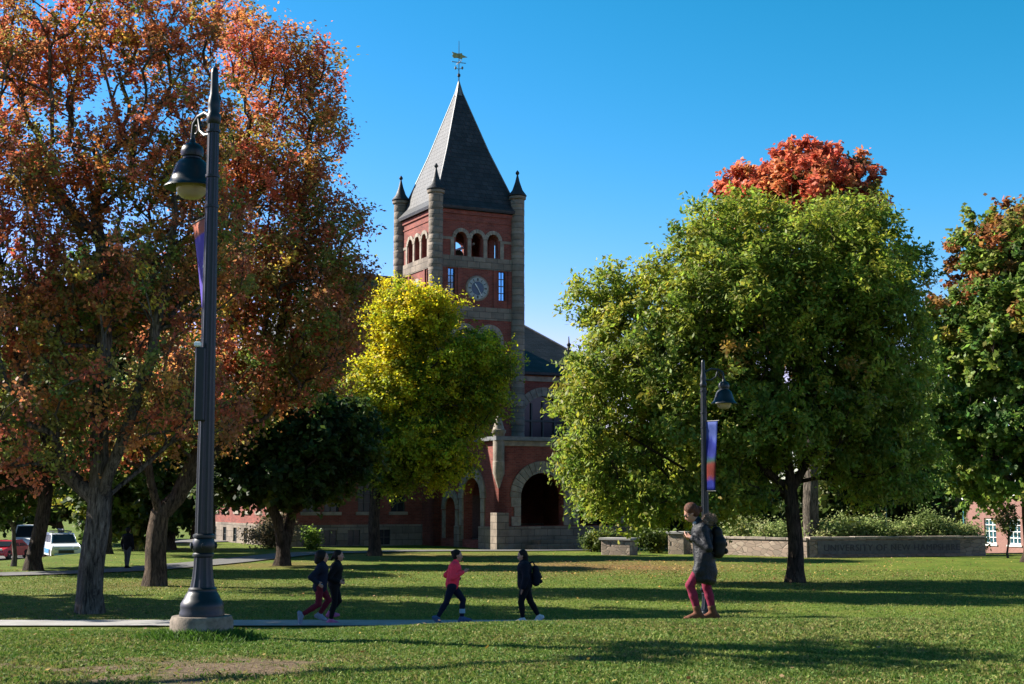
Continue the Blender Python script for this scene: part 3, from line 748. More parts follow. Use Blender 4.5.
for (px, Y, kind, lab, lb, sd_) in BG:
    make_tree('background_tree', lab, px, Y, lb, pal_dkgreen if kind == 'dark' else pal_midgreen, ncl=420 if sd_ == 17 else 230, dmin=.8, twigs=6, per=14, tl=1.1, leaf=.30, tr=.28, fork=1.6, seed=100 + sd_,
              bf=.15, shell=.5, barkm=M_bark_brown, group='green trees standing farther back', tip=.02, minr=.012)

def shrub(label, X, Y, rx, h, pal, seed, n=2600, leaf=.09, group=None, stems=7):
    r = np.random.default_rng(seed); z0 = g1(X, Y) - .05
    root = thing('shrub', label, 'shrub', (X, Y, z0), 0, group)
    nb = 26
    c = r.normal(0, 1, (nb, 3)); c /= np.linalg.norm(c, axis=1)[:, None]; c *= (r.random((nb, 1)) ** .4)
    c = c * np.array([rx * .8, rx * .6, h * .42]) + np.array([0, 0, h * .52])
    k = r.integers(0, nb, n)
    p = c[k] + r.normal(0, 1, (n, 3)) * np.array([.17, .17, .15]) * (h / 1.2)
    p[:, 2] = np.abs(p[:, 2])
    V = leaf_quads(p, c[k] / (np.linalg.norm(c[k], axis=1)[:, None] + 1e-6), leaf, r)
    nz = r.random(nb); cc = pal(nz, c[:, 2] / h, nz - .5, r, nb)[k] * (.6 + .8 * r.random((n, 1)))
    mb = MB()
    for i in range(stems):
        q = c[i]; mb.tube([(q[0] * .1, q[1] * .1, 0), (q[0] * .5, q[1] * .5, q[2] * .6), tuple(q)], [.025, .018, .008], 5)
    mb.build('stem', M_bark_brown, root)
    link_mesh('foliage', np_mesh('foliage', V, np.arange(4 * n).reshape(-1, 4), cc), M_leaf, root)

# ------------------------------------------------------------------ the hall with its clock tower
YB = 93.0
hall = thing('university_hall', 'red brick and granite hall with a clock tower and pointed slate spire', 'hall', (-5.06, YB, 0), R(27))
W = 6.1
A1, A2 = (1, 0, 0), (0, -1, 0)       # facade directions: front face looks -y, side face looks -x
def tower_face(origin, a, sgn):
    """origin at the corner; x positions run 0..W along a"""
    X = lambda u: u if sgn > 0 else u - W      # side face runs from the far corner
    fac = dict(origin=origin, a=a)
    cents = [1.86, 3.05, 4.24]
    out = [rect(0 if sgn > 0 else -W, W if sgn > 0 else 0, -.5, 22.6)]
    holes = [arch(X(c), 19.25, 20.45, .40) for c in cents]
    holes += [rect(X(.92), X(1.42), 16.4, 18.35), rect(X(4.68), X(5.18), 16.4, 18.35)]
    holes += [arch(X(c), 10.6, 13.7, .62) for c in (2.1, 4.0)]
    w_ = MB(); w_.add(*panel(out + holes, .45, origin, a)); w_.build('tower_wall', M_brick, hall)
    st = MB()
    for c in cents:
        arch_part(hall, X(c), 20.45, .41, .66, 9, origin, a, .07, .1)
    for c in (2.1, 4.0):
        arch_part(hall, X(c), 13.7, .63, 1.0, 9, origin, a, .08, .1)
    # bands
    for (z0, z1, p) in ((18.42, 19.22, .06), (15.0, 15.85, .06), (9.6, 10.3, .06), (4.4, 4.8, .05), (20.28, 20.46, .045)):
        if z0 > 20.2:
            for (a0, a1) in ((.3, 1.19), (4.92, 5.8)):
                pbox(st, X(a0), X(a1), z0, z1, origin, a, -.05, p)
        else:
            pbox(st, X(.3), X(5.8), z0, z1, origin, a, -.05, p)
    st.build_each('stone_band', M_granite, hall); st = MB()
    # belfry colonnettes between openings
    for c in (1.2, 2.455, 3.645, 4.9):
        pbox(st, X(c - .13), X(c + .13), 19.22, 20.44, origin, a, -.3, .05)
    for c in (1.2, 3.05, 4.9): pbox(st, X(c - .12), X(c + .12), 10.3, 13.66, origin, a, -.05, .05)
    st.build_each('colonnette', M_stone, hall)
    br = MB()      # brick pilasters round the clock stage
    for c in (.62, 1.72, 4.38, 5.48): pbox(br, X(c - .13), X(c + .13), 15.86, 18.41, origin, a, -.02, .09)
    br.build_each('brick_pilaster', M_brick, hall); br = MB()
    pbox(br, X(.3), X(5.8), 22.05, 22.3, origin, a, -.02, .10)
    pbox(br, X(.3), X(5.8), 21.6, 21.72, origin, a, -.02, .05)
    br.build_each('brick_course', M_brick, hall)
    for c in (1.17, 4.93):
        f = MB()
        pbox(f, X(c - .23), X(c + .23), 16.42, 18.33, origin, a, -.22, -.17)
        pane = f.build('window', M_glass_sky, hall)
        g = MB()
        for zz in (16.9, 17.38, 17.86): pbox(g, X(c - .24), X(c + .24), zz - .025, zz + .025, origin, a, -.17, -.13)
        pbox(g, X(c - .02), X(c + .02), 16.42, 18.33, origin, a, -.165, -.125)
        g.build('glazing_bar', M_frame, pane)
    for c in (2.1, 4.0):
        f = MB(); f.add(*panel([arch(X(c), 10.55, 13.7, .66)], .05, origin, a, -.2)); pane = f.build('window', M_glass, hall)
        g = MB(); pbox(g, X(c - .04), X(c + .04), 10.6, 14.2, origin, a, -.2, -.14)
        for zz in (11.6, 12.6, 13.6): pbox(g, X(c - .6), X(c + .6), zz - .03, zz + .03, origin, a, -.2, -.15)
        g.build('frame', M_frame, pane)
    # clock
    av = Vector(a); nrm = av.cross(Vector((0, 0, 1)))
    C = Vector(origin) + av * X(3.05) + Vector((0, 0, 17.1))
    MR = Matrix.Translation(C) @ Matrix((av, Vector((0, 0, 1)), nrm)).transposed().to_4x4()
    k = MB(); k.lathe([(.62, -.02), (.62, .05), (.80, .10), (.86, .06), (.86, -.02)], 40, MR); ck = k.build('clock', M_stone, hall, True)
    k = MB(); k.lathe([(.73, .02), (.73, .108), (.46, .108), (.46, .10), (.44, .02)], 40, MR); k.build('chapter_ring', M_dial, ck)
    k = MB(); k.lathe([(.45, .0), (.45, .09), (.02, .09)], 40, MR); k.build('dial', M_dialc, ck)
    for i in range(12):
        k = MB(); t = math.pi / 6 * i
        M2 = MR @ Matrix.Rotation(t, 4, 'Z')
        k.box(-.025, .025, .50, .68, .112, .122, M2)
        if i % 3 == 0: k.box(-.055, -.035, .50, .68, .112, .122, M2); k.box(.035, .055, .50, .68, .112, .122, M2)
        k.build('numeral', M_frame, ck)
    for (t, l, w2) in ((R(35), .36, .035), (R(-150), .56, .022)):
        k = MB(); k.box(-w2, w2, -.08, l, .125, .14, MR @ Matrix.Rotation(t, 4, 'Z')); k.build('hand', M_white, ck)
tower_face((0, 0, 0), A1, 1)
tower_face((0, 0, 0), A2, -1)
# plain rear faces with the same belfry openings
for (o, a) in (((W, 0, 0), (0, 1, 0)), ((W, W, 0), (-1, 0, 0))):
    w_ = MB(); w_.add(*panel([rect(.0, W, 11, 22.6)] + [arch(c, 19.25, 20.85, .50) for c in (1.86, 3.05, 4.24)], .45, o, a)); w_.build('tower_wall', M_brick, hall)
    st = MB()
    for c in (1.86, 3.05, 4.24): arch_part(hall, c, 20.85, .51, .58, 9, o, a, .07, .1)
    pbox(st, .3, 5.8, 18.42, 19.22, o, a, -.05, .06); pbox(st, .3, 5.8, 15.0, 15.85, o, a, -.05, .06)
    st.build_each('stone_band', M_granite, hall)
k = MB(); k.box(.46, W - .46, .46, W - .46, 18.9, 19.1); k.build('belfry_floor', M_dark, hall)
# bell in the belfry
k = MB(); k.lathe([(.62, 0), (.55, .08), (.42, .3), (.36, .62), (.2, .8), (.02, .84)], 20, None, (3.05, 3.05, 19.35)); k.box(2.99, 3.11, .5, 5.6, 20.15, 20.3); k.build('bell', mat('bell_bronze', (.10, .085, .05), .4, metal=.7), hall, True)
# corner turrets
for i, (cx, cy) in enumerate(((0, 0), (W, 0), (0, W), (W, W))):
    sh = MB()
    z = 4.0 if i == 0 else 6.9 if i == 1 else 11
    prof = []
    rr = .48
    while z < 23.2:
        h = .55; prof += [(rr - .02, z), (rr + random.uniform(-.01, .012), z + .04), (rr + random.uniform(-.01, .012), z + h - .04), (rr - .02, z + h)]; z += h
    prof += [(rr + .10, z + .06), (rr + .12, z + .22), (rr + .02, z + .26)]
    top = z + .26
    sh.lathe(prof, 20, None, (cx, cy, 0)); tu = sh.build('corner_turret', M_granite, hall, True)
    cp = MB(); cp.lathe([(rr + .14, top), (rr + .16, top + .06), (rr * .75, top + .45), (rr * .35, top + 1.0), (.08, top + 1.38), (.05, top + 1.5), (.12, top + 1.58), (.14, top + 1.66), (.08, top + 1.76), (.01, top + 1.85)], 20, None, (cx, cy, 0))
    cp.build('cap', M_slate, tu, True)
# spire
def hip(name, x0, x1, y0, y1, z0, rx0, rx1, ry, z1, m_, parent, thick=.18, flare=0):
    mb = MB()
    if rx1 - rx0 > .05:
        v = [(x0, y0, z0), (x1, y0, z0), (x1, y1, z0), (x0, y1, z0), (rx0, ry, z1), (rx1, ry, z1)] + [(x0, y0, z0 - thick), (x1, y0, z0 - thick), (x1, y1, z0 - thick), (x0, y1, z0 - thick)]
        f = [(0, 1, 5, 4), (1, 2, 5), (2, 3, 4, 5), (3, 0, 4), (0, 6, 7, 1), (1, 7, 8, 2), (2, 8, 9, 3), (3, 9, 6, 0), (9, 8, 7, 6)]
        mb.add(v, f)
    return mb.build(name, m_, parent)
sp = MB(); c0 = W / 2
lv = [(W / 2 + .30, 22.35), (W / 2 + .34, 22.55), (W / 2 - .10, 23.1), (W / 2 * .52, 26.9), (.20, 31.3), (.03, 32.1)]
v = []; f = []
for (h, z) in lv: v += [(c0 - h, c0 - h, z), (c0 + h, c0 - h, z), (c0 + h, c0 + h, z), (c0 - h, c0 + h, z)]
for j in range(len(lv) - 1):
    for i in range(4):
        k_ = (i + 1) % 4; f.append((4 * j + i, 4 * j + k_, 4 * j + 4 + k_, 4 * j + 4 + i))
f.append((3, 2, 1, 0)); f.append((20, 21, 22, 23)); sp.add(v, f)
spire = sp.build('spire_roof', M_slate, hall)
rd = MB()
for sx, sy in ((-1, -1), (1, -1), (-1, 1), (1, 1)):
    rd.tube([(c0 + sx * h, c0 + sy * h, z + .02) for (h, z) in lv[1:]], [.045, .045, .045, .04, .03], 6)
rd.lathe([(.30, 31.1), (.24, 31.3), (.10, 31.9), (.05, 32.2)], 12, None, (c0, c0, 0))
rd.build('ridge_flashing', M_lead, spire, True)
vn = MB(); T = Matrix.Translation((c0, c0, 32.0)) @ Matrix.Rotation(R(-27), 4, 'Z') @ Matrix.Diagonal((.85, .85, 1, 1))
vn.tube([(0, 0, 0), (0, 0, 3.1)], [.045, .02], 8, T)
vn.lathe([(.02, .45), (.13, .55), (.13, .68), (.02, .78)], 12, T)
vane = vn.build('weathervane', M_iron, hall, True)
vn = MB(); vn.box(-.62, .62, -.02, .02, 1.52, 1.57, T @ Matrix.Rotation(.4, 4, 'Z')); vn.box(-.02, .02, -.62, .62, 1.52, 1.57, T @ Matrix.Rotation(.4, 4, 'Z'))
for s in (-1, 1): vn.lathe([(.01, 1.02), (.09, 1.1), (.09, 1.2), (.01, 1.28)], 10, T @ Matrix.Translation((s * .28, 0, 0)))
vn.tube([(-.28, 0, 1.16), (0, 0, 1.05), (.28, 0, 1.16)], .02, 6, T)
vn.build('cardinal_arm', M_lead, vane)
vn = MB(); pts = [(-.6, 1.98), (-.5, 2.1), (-.62, 2.26), (-.1, 2.18), (.25, 2.24), (.3, 2.12), (.75, 1.98), (.3, 1.9), (.25, 1.78), (-.1, 1.86), (-.45, 1.82)]
vn.add([(x, -.02, z) for x, z in pts] + [(x, .02, z) for x, z in pts], [tuple(range(11)), tuple(range(21, 10, -1))] + [(i, (i + 1) % 11, (i + 1) % 11 + 11, i + 11) for i in range(11)], T @ Matrix.Rotation(.35, 4, 'Z'))
vn.build('arrow', M_copper, vane)

# main block
XL, XR, YF, YBk = -9.3, 14.2, 2.0, 22.5
def wall_with(name, loops, origin, a, base_h=1.42):
    w_ = MB(); w_.add(*panel(loops, .4, origin, a)); return w_.build(name, M_brick, hall)
def sash(x, z0, z1, hw, origin, a, arched=False, bars=3):
    f = MB()
    if arched: f.add(*panel([arch(x, z0, z1 - hw, hw)], .05, origin, a, -.22))
    else: pbox(f, x - hw, x + hw, z0, z1, origin, a, -.27, -.22)
    p_ = f.build('window', M_glass, hall)
    g = MB()
    pbox(g, x - .035, x + .035, z0, z1, origin, a, -.215, -.15)
    for i in range(bars): zz = z0 + (z1 - z0) * (i + 1) / (bars + 1); pbox(g, x - hw, x + hw, zz - .03, zz + .03, origin, a, -.216, -.16)
    if not arched:
        pbox(g, x - hw, x - hw + .07, z0, z1, origin, a, -.21, -.12); pbox(g, x + hw - .07, x + hw, z0, z1, origin, a, -.21, -.12)
        pbox(g, x - hw, x + hw, z1 - .07, z1, origin, a, -.212, -.125)
    g.build('frame', M_frame, p_)
    s_ = MB(); pbox(s_, x - hw - .15, x + hw + .15, z0 - .22, z0 - .01, origin, a, -.1, .10)
    s_.build('sill', M_stone, p_)
    if not arched: s_ = MB(); pbox(s_, x - hw - .15, x + hw + .15, z1 + .01, z1 + .32, origin, a, -.1, .06); s_.build('lintel', M_stone, p_)
# left part of the front
O = (XL, YF, 0)
wx = [1.55, 3.0, 5.3, 7.6]
loops = [rect(0, -XL, -.6, 11.7)] + [rect(x - .5, x + .5, 2.25, 4.6) for x in wx] + [rect(x - .5, x + .5, 6.4, 9.2) for x in wx]
wall_with('wall', loops, O, A1)
for x in wx:
    sash(x, 2.25, 4.6, .5, O, A1); sash(x, 6.4, 9.2, .5, O, A1)
def plinth(origin, a, L_, wins, name='granite_plinth', top=1.42):
    mb = MB(); mb.add(*panel([rect(0, L_, -1.2, top)] + [rect(q - .42, q + .42, .12, 1.08) for q in wins], .3, origin, a, .12)); mb.build(name, M_granite, hall)
    if wins:
        for q in wins:
            g = MB(); pbox(g, q - .42, q + .42, .12, 1.08, origin, a, .005, .03); gw = g.build('basement_window', M_glass, hall)
            g = MB(); pbox(g, q - .03, q + .03, .12, 1.08, origin, a, .031, .06); pbox(g, q - .41, q + .41, .57, .62, origin, a, .032, .058); g.build('frame', M_frame, gw)
plinth(O, A1, -XL, [1.4, 2.9, 4.5, 6.6])
# long left side
O2 = (XL, YBk, 0); Ls = YBk - YF
wx2 = [1.6, 4.2, 6.8, 9.4, 12.0, 14.6, 17.2, 19.3]
loops = [rect(0, Ls, -.6, 11.7)] + [rect(x - .5, x + .5, 2.25, 4.6) for x in wx2] + [rect(x - .5, x + .5, 6.4, 9.2) for x in wx2]
wall_with('wall', loops, O2, A2)
for x in wx2: sash(x, 2.25, 4.6, .5, O2, A2); sash(x, 6.4, 9.2, .5, O2, A2)
plinth(O2, A2, Ls, wx2[:-1] + [19.2])
# right part of the front with the big arched window
O3 = (W, YF, 0); LR = XR - W
loops = [rect(0, LR, -.6, 11.7), arch(3.1, 6.9, 8.45, 1.72, 20)]
wall_with('wall', loops, O3, A1)
st = MB(); arch_part(hall, 3.1, 8.45, 1.73, 2.35, 15, O3, A1, .09, .1)
pbox(st, .8, 1.36, 6.9, 8.43, O3, A1, -.05, .08); pbox(st, 4.84, 5.4, 6.9, 8.43, O3, A1, -.05, .08)
pbox(st, 0, LR, 11.2, 11.55, O3, A1, -.05, .15)
st.build_each('stone_band', M_stone, hall)
f = MB(); f.add(*panel([arch(3.1, 6.9, 8.45, 1.74, 20)], .05, O3, A1, -.22)); bw = f.build('arched_window', M_glass, hall)
g = MB()
for q in (2.2, 3.1, 4.0): pbox(g, q - .06, q + .06, 6.9, 9.9 if q == 3.1 else 9.7, O3, A1, -.215, -.12)
pbox(g, 1.4, 4.8, 8.4, 8.52, O3, A1, -.21, -.11); g.build('frame', M_frame, bw)
plinth(O3, A1, LR, [])
for (o, a, l) in (((XR, YF, 0), (0, 1, 0), YBk - YF), ((XR, YBk, 0), (-1, 0, 0), XR - XL)):
    wall_with('wall', [rect(0, l, -.6, 11.7)], o, a); plinth(o, a, l, [])
# roof
ec = 11.7; RG = 19.4
roof = hip('main_roof', XL - .5, XR + .5, YF - .5, YBk + .5, ec + .12, XL + 6.2, 6.2, 12.25, RG, M_slate, hall)
cv = MB()
cv.tube([(XL + 6.2, 12.25, RG + .05), (6.2, 12.25, RG + .05)], .12, 8)
for a_, b_ in (((6.2, 12.25, RG), (XR + .5, YF - .5, ec + .12)), ((6.2, 12.25, RG), (XR + .5, YBk + .5, ec + .12)), ((XL + 6.2, 12.25, RG), (XL - .5, YF - .5, ec + .12))):
    cv.tube([a_, b_], .09, 6)
cv.build('ridge_flashing', M_lead, roof, True)
t = .74; hp = Vector((6.2, 12.25, RG)).lerp(Vector((XR + .5, YF - .5, ec + .12)), t)
fn = MB(); fn.lathe([(.16, 0), (.10, .3), (.18, .4), (.06, .55), (.03, 1.0)], 10, None, tuple(hp)); fn.build('roof_finial', M_slate, hall, True)
ch = MB(); ch.box(-5.0, -3.8, 6.8, 7.9, 14.5, 19.2); chm = ch.build('chimney', M_brick, hall, bevel=.02)
ch = MB(); ch.box(-5.12, -3.68, 6.68, 8.02, 19.2, 19.55); ch.build('chimney_cap', M_stone, chm)
# cross gable on the left front
gb = MB(); gb.add([(-8.6, YF - .25, 11.6), (-3.4, YF - .25, 11.6), (-6, YF - .25, 15.6), (-8.6, 6.5, 11.6), (-3.4, 6.5, 11.6), (-6, 10, 15.6)], [(0, 1, 2), (0, 3, 5, 2), (1, 4, 5, 2), (3, 4, 5), (0, 1, 4, 3)]); gb.build('gable', M_brick, hall)
gb = MB()
for s, x0 in ((-1, -8.95), (1, -3.05)):
    gb.add([(x0, YF - .6, 11.3), (-6, YF - .6, 15.85), (-6, 10, 15.85), (x0, 7, 11.3), (x0, YF - .6, 11.45), (-6, YF - .6, 16.0), (-6, 10, 16.0), (x0, 7, 11.45)], [(0, 1, 2, 3), (4, 5, 6, 7), (0, 1, 5, 4), (3, 2, 6, 7), (0, 4, 7, 3)])
gb.build('gable_roof', M_slate, hall)

# porch
PX0, PX1, PY0, PY1 = .5, 9.6, -8.4, 0.0
porch_top = 6.55
OP = (PX0, PY0, 0)
mb = MB(); mb.add(*panel([rect(0, PX1 - PX0, -.8, porch_top), arch(2.95, 1.45, 3.15, 1.48, 22), arch(7.0, 1.45, 3.15, 1.48, 22)], .6, OP, A1))
porch = mb.build('porch', M_brick, hall)
OS = (PX0, 0, 0)
mb = MB(); mb.add(*panel([rect(0, 8.4, -.8, porch_top), arch(4.75, .55, 3.1, 1.28, 22), arch(1.55, .55, 2.4, .78, 18)], .6, OS, A2)); mb.build('side_wall', M_brick, porch)
mb = MB(); mb.add(*panel([rect(0, 10.4, -.8, porch_top), arch(4.2, 1.45, 3.15, 1.48, 22)], .5, (PX1, PY0, 0), (0, 1, 0))); mb.build('end_wall', M_brick, porch)
st = MB()
arch_part(porch, 2.95, 3.15, 1.49, 2.2, 17, OP, A1, .10, .15); arch_part(porch, 7.0, 3.15, 1.49, 2.2, 17, OP, A1, .10, .15)
for cx in (2.95, 7.0):
    for s in (-1, 1):
        for z0 in (1.45, 2.02, 2.59):
            x = sorted((cx + s * 1.49, cx + s * (1.92 if z0 == 2.02 else 2.12))); pbox(st, x[0], x[1], z0 + .01, z0 + .555, OP, A1, -.15, .09)
arch_part(porch, 4.75, 3.1, 1.29, 1.95, 15, OS, A2, .10, .15); arch_part(porch, 1.55, 2.4, .79, 1.3, 11, OS, A2, .10, .15)
for s in (-1, 1):
    for z0 in (.55, 1.4, 2.25):
        x = sorted((4.75 + s * 1.29, 4.75 + s * 1.8)); pbox(st, x[0], x[1], z0 + .01, z0 + .83, OS, A2, -.15, .09)
    for z0 in (.55, 1.45):
        x = sorted((1.55 + s * .79, 1.55 + s * 1.2)); pbox(st, x[0], x[1], z0 + .01, z0 + .9, OS, A2, -.15, .09)
st.build_each('jamb_stone', M_stone, porch)
mb = MB(); mb.box(PX0 - .15, PX1 + .2, PY0 - .25, PY0, -1.2, 1.42); mb.box(PX0 - .25, PX0, PY0 - .24, -6.1, -1.2, 1.40); mb.box(PX0 - .24, PX0, -3.3, -2.5, -1.2, 1.38); mb.box(PX0 - .35, PX0 + .45, PY0 - .45, PY0 + .4, -1.2, 2.25)
mb.box(PX0 + .1, PX1 - .2, PY0 + .1, 1.9, -1.0, .5); mb.box(2.2, 9.0, PY0 - 2.0, PY0 - .25, -1, .32); mb.box(2.6, 8.6, PY0 - 1.4, PY0 - .25, .3, .62); mb.build('granite_base', M_granite, porch)
mb = MB(); mb.box(PX0 - .35, PX1 + .35, PY0 - .35, 1.95, porch_top + .02, porch_top + .26)
mb.build('porch_roof', M_lead, porch)
mb = MB(); mb.box(PX0 - .12, PX1 + .12, PY0 - .12, PY0, porch_top - .3, porch_top); mb.build('cornice', M_stone, porch)
tu = MB(); tu.lathe([(.05, 3.7), (.22, 4.2), (.36, 4.6), (.36, 5.3), (.34, 5.32), (.35, 6.3), (.34, 6.32), (.36, 6.95), (.44, 7.05), (.44, 7.2), (.36, 7.22), (.2, 7.75), (.05, 8.3), (.09, 8.38), (.02, 8.5)], 18, None, (PX0, PY0, 0)); tu.build('porch_turret', M_stone, porch, True)
# dim inner wall and door under the porch
dr = MB(); pbox(dr, 1.6, 3.6, .5, 3.3, (PX0, 0, 0), A1, .02, .10); dd = dr.build('entrance_door', mat('door_wood', (.07, .035, .02), .5, (.11, .055, .03), 8), hall)

# ------------------------------------------------------------------ sign wall, piers, shrubs
m, nt, b = newmat('fieldstone'); L = nt.links.new
b.inputs['Roughness'].default_value = .9
tc = N(nt, 'ShaderNodeTexCoord'); mp = N(nt, 'ShaderNodeMapping'); mp.inputs['Scale'].default_value = (1, 1, 2.0); L(tc.outputs['Object'], mp.inputs[0])
vo = N(nt, 'ShaderNodeTexVoronoi', _Scale=2.3, _Randomness=.9); L(mp.outputs[0], vo.inputs['Vector'])
ve = N(nt, 'ShaderNodeTexVoronoi', _Scale=2.3, _Randomness=.9, feature='DISTANCE_TO_EDGE'); L(mp.outputs[0], ve.inputs['Vector'])
cr = N(nt, 'ShaderNodeValToRGB'); e = cr.color_ramp.elements; e[0].color = (.17, .135, .10, 1); e[1].color = (.30, .24, .18, 1); e.new(.5).color = (.24, .175, .13, 1)
sp_ = N(nt, 'ShaderNodeSeparateColor'); L(vo.outputs['Color'], sp_.inputs[0]); L(sp_.outputs[0], cr.inputs[0])
mr = N(nt, 'ShaderNodeMapRange'); mr.inputs[1].default_value = 0; mr.inputs[2].default_value = .04; mr.inputs[3].default_value = .6; mr.inputs[4].default_value = 1; L(ve.outputs['Distance'], mr.inputs[0])
vm = N(nt, 'ShaderNodeVectorMath', operation='SCALE'); L(cr.outputs[0], vm.inputs[0]); L(mr.outputs[0], vm.inputs['Scale']); L(vm.outputs[0], b.inputs['Base Color'])
bp = N(nt, 'ShaderNodeBump', _Strength=1, _Distance=.06); L(mr.outputs[0], bp.inputs['Height']); L(bp.outputs[0], b.inputs['Normal'])
M_fieldstone = m
M_sign = mat('sign_granite', (.085, .080, .076), .8, (.135, .125, .115), 5, 6, .4, 20)
M_letter = mat('sign_letter', (.025, .026, .03), .5)
def pxX(px, Y): return (px - 512) / F * Y * math.cos(PITCH)
def seg_wall(name, label, cat, p0, p1, h, th, m_, cap=True, capm=None):
    d = Vector((p1[0] - p0[0], p1[1] - p0[1], 0)); L_ = d.length
    root = thing(name, label, cat, (p0[0], p0[1], min(g1(*p0), g1(*p1))), math.atan2(d.y, d.x))
    k = MB(); k.box(0, L_, 0, th, -.5, h); k.build('wall_face', m_, root, bevel=.02)
    if cap:
        k = MB(); n = max(2, int(L_ / 1.2))
        for i in range(n): k.box(L_ * i / n + .008, L_ * (i + 1) / n - .008, -.06, th + .06, h + .005, h + .13 + random.uniform(-.01, .01))
        k.build('coping', capm or M_stone, root, bevel=.012)
    return root, L_
pA = (pxX(690, 79), 79.0); pB = (pxX(806, 73.5), 73.5); pC = (pxX(984, 75.5), 75.5)
seg_wall('stone_wall', 'sunlit tan fieldstone wall between the small pier and the lawn trees', 'wall', pA, pB, .86, .5, M_fieldstone)
pB2 = (pB[0] + .12, pB[1] - .02)
sg, SL = seg_wall('sign_wall', 'long shaded low wall with university lettering under the shrubs', 'sign wall', pB2, (pC[0], pC[1]), .92, .55, M_fieldstone)
k = MB(); k.box(.45, SL - 1.5, -.05, 0, .16, .84); k.build('sign_slab', M_sign, sg)
cu = bpy.data.curves.new('lettering', 'FONT'); cu.body = 'UNIVERSITY OF NEW HAMPSHIRE'; cu.size = .46; cu.extrude = .012; cu.align_x = 'LEFT'; cu.space_character = 1.12
lt = bpy.data.objects.new('lettering', cu); COL.objects.link(lt); lt.parent = sg; cu.materials.append(M_letter)
bpy.context.view_layer.update()
wdt = lt.dimensions.x
lt.scale = ((SL - 2.3) / wdt, 1, 1); lt.location = (.75, -.062, .34); lt.rotation_euler = (R(90), 0, 0)
def pier(px, Y, w_, h, label):
    X = pxX(px, Y); root = thing('gate_pier', label, 'pier', (X, Y, g1(X, Y)), R(-32))
    k = MB(); k.box(-w_ / 2, w_ / 2, -.45, .45, -.3, h); k.build('shaft', M_fieldstone, root, bevel=.03)
    k = MB(); k.box(-w_ / 2 - .09, w_ / 2 + .09, -.54, .54, h + .004, h + .14); k.build('cap', M_path, root, bevel=.02)
pier(619, 77, 1.75, .78, 'squat stone block with pale cap, nearest the porch')
pier(679, 78, .95, 1.08, 'narrow stone pier with pale cap just behind the walking woman')
shr = [(742, 80.5, 1.4, 2.1), (772, 79, 1.3, 1.9), (826, 76, 1.3, 1.9), (848, 76.3, 1.4, 2.15), (872, 76.4, 1.2, 2.1), (903, 76.8, 1.3, 2.0), (925, 77, 1.2, 2.35), (947, 77.2, 1.3, 2.0), (966, 77.4, 1.0, 1.9), (600, 82, 1.3, 1.3), (652, 80, 1.3, 1.5)]
pal_shrub = mixpal([(.30, .35, .12), (.22, .29, .09), (.36, .36, .15), (.13, .19, .05)], lambda x, z, n: [1 + 0 * z, 1 + 0 * z, .5 + 0 * z, .7 + 0 * z])
names = ['low shrub over the lit fieldstone wall nearest the walking woman', 'low shrub over the lit fieldstone wall beside the green tree trunk', 'shrub over the first letters of the sign wall', 'full shrub over the word UNIVERSITY', 'shrub between the full shrub and the thin pale pole', 'shrub on the house side of the thin pale pole',
         'tallest shrub over the middle of the sign wall', 'shrub over the last words of the sign wall', 'shrub at the house end of the sign wall', 'dark shrub between porch and squat stone block', 'shrub between the two stone piers']
for i, ((px, Y, rx, h), nm) in enumerate(zip(shr, names)):
    shrub(nm, pxX(px, Y), Y, rx, h, pal_shrub if i < 9 else pal_midgreen, 200 + i, n=4200, group='shrubs behind the stone walls')
shrub('rounded bush against the sunlit side of the hall', pxX(272, 88), 88, 1.9, 2.3, mixpal([(.20, .16, .10), (.13, .12, .06), (.1, .09, .05)], lambda x, z, n: [1 + 0 * z, 1 + 0 * z, .6 + 0 * z]), 231, 5000, .11)
shrub('small bright green bush at the shaded corner of the hall', pxX(312, 85), 85, .55, 1.4, mixpal([(.16, .24, .03), (.10, .16, .03)], lambda x, z, n: [1 + 0 * z, .5 + 0 * z]), 232, 900, .12)
pal_sap = mixpal([(.12, .15, .04), (.18, .14, .05), (.06, .09, .02)], lambda x, z, n: [1 + 0 * z, .6 + 0 * z, .5 + 0 * z])
make_tree('young_tree', 'thin young tree in front of the pale brick house windows', 1006, 73, [(1006, 520, 10, 20, 0, .8, 1)], pal_sap, ncl=30, dmin=.3, twigs=4, per=8, tl=.4, leaf=.12, tr=.05, fork=.9, seed=91)
make_tree('bare_sapling', 'slender sapling against the sunlit end of the hall', 214, 84, [(214, 490, 14, 26, 0, .9, 1)], pal_sap, ncl=40, dmin=.35, twigs=3, per=6, tl=.5, leaf=.12, tr=.09, fork=2.0, seed=92)

for i, (px, Y, top, lab) in enumerate(((885.5, 84, 488, 'thin pale pole rising behind the middle of the sign wall'), (964, 84, 498, 'short lamp pole by the house end of the sign wall'))):
    X = pxX(px, Y); z0 = g1(X, Y); h = world_at(px, top, Y).z - z0
    root = thing('slim_pole', lab, 'pole', (X, Y, z0))
    k = MB(); k.lathe([(.11, -.1), (.11, .12), (.055, .16), (.045, h)], 10); k.build('shaft', mat('pale_green_paint', (.22, .28, .24), .5) if i == 0 else M_lead, root, True)
    k = MB(); k.lathe([(.04, h - .02), (.06, h + .03), (.065, h + .12), (.04, h + .18), (.01, h + .2)], 12); k.build('cap', M_lead, root, True)

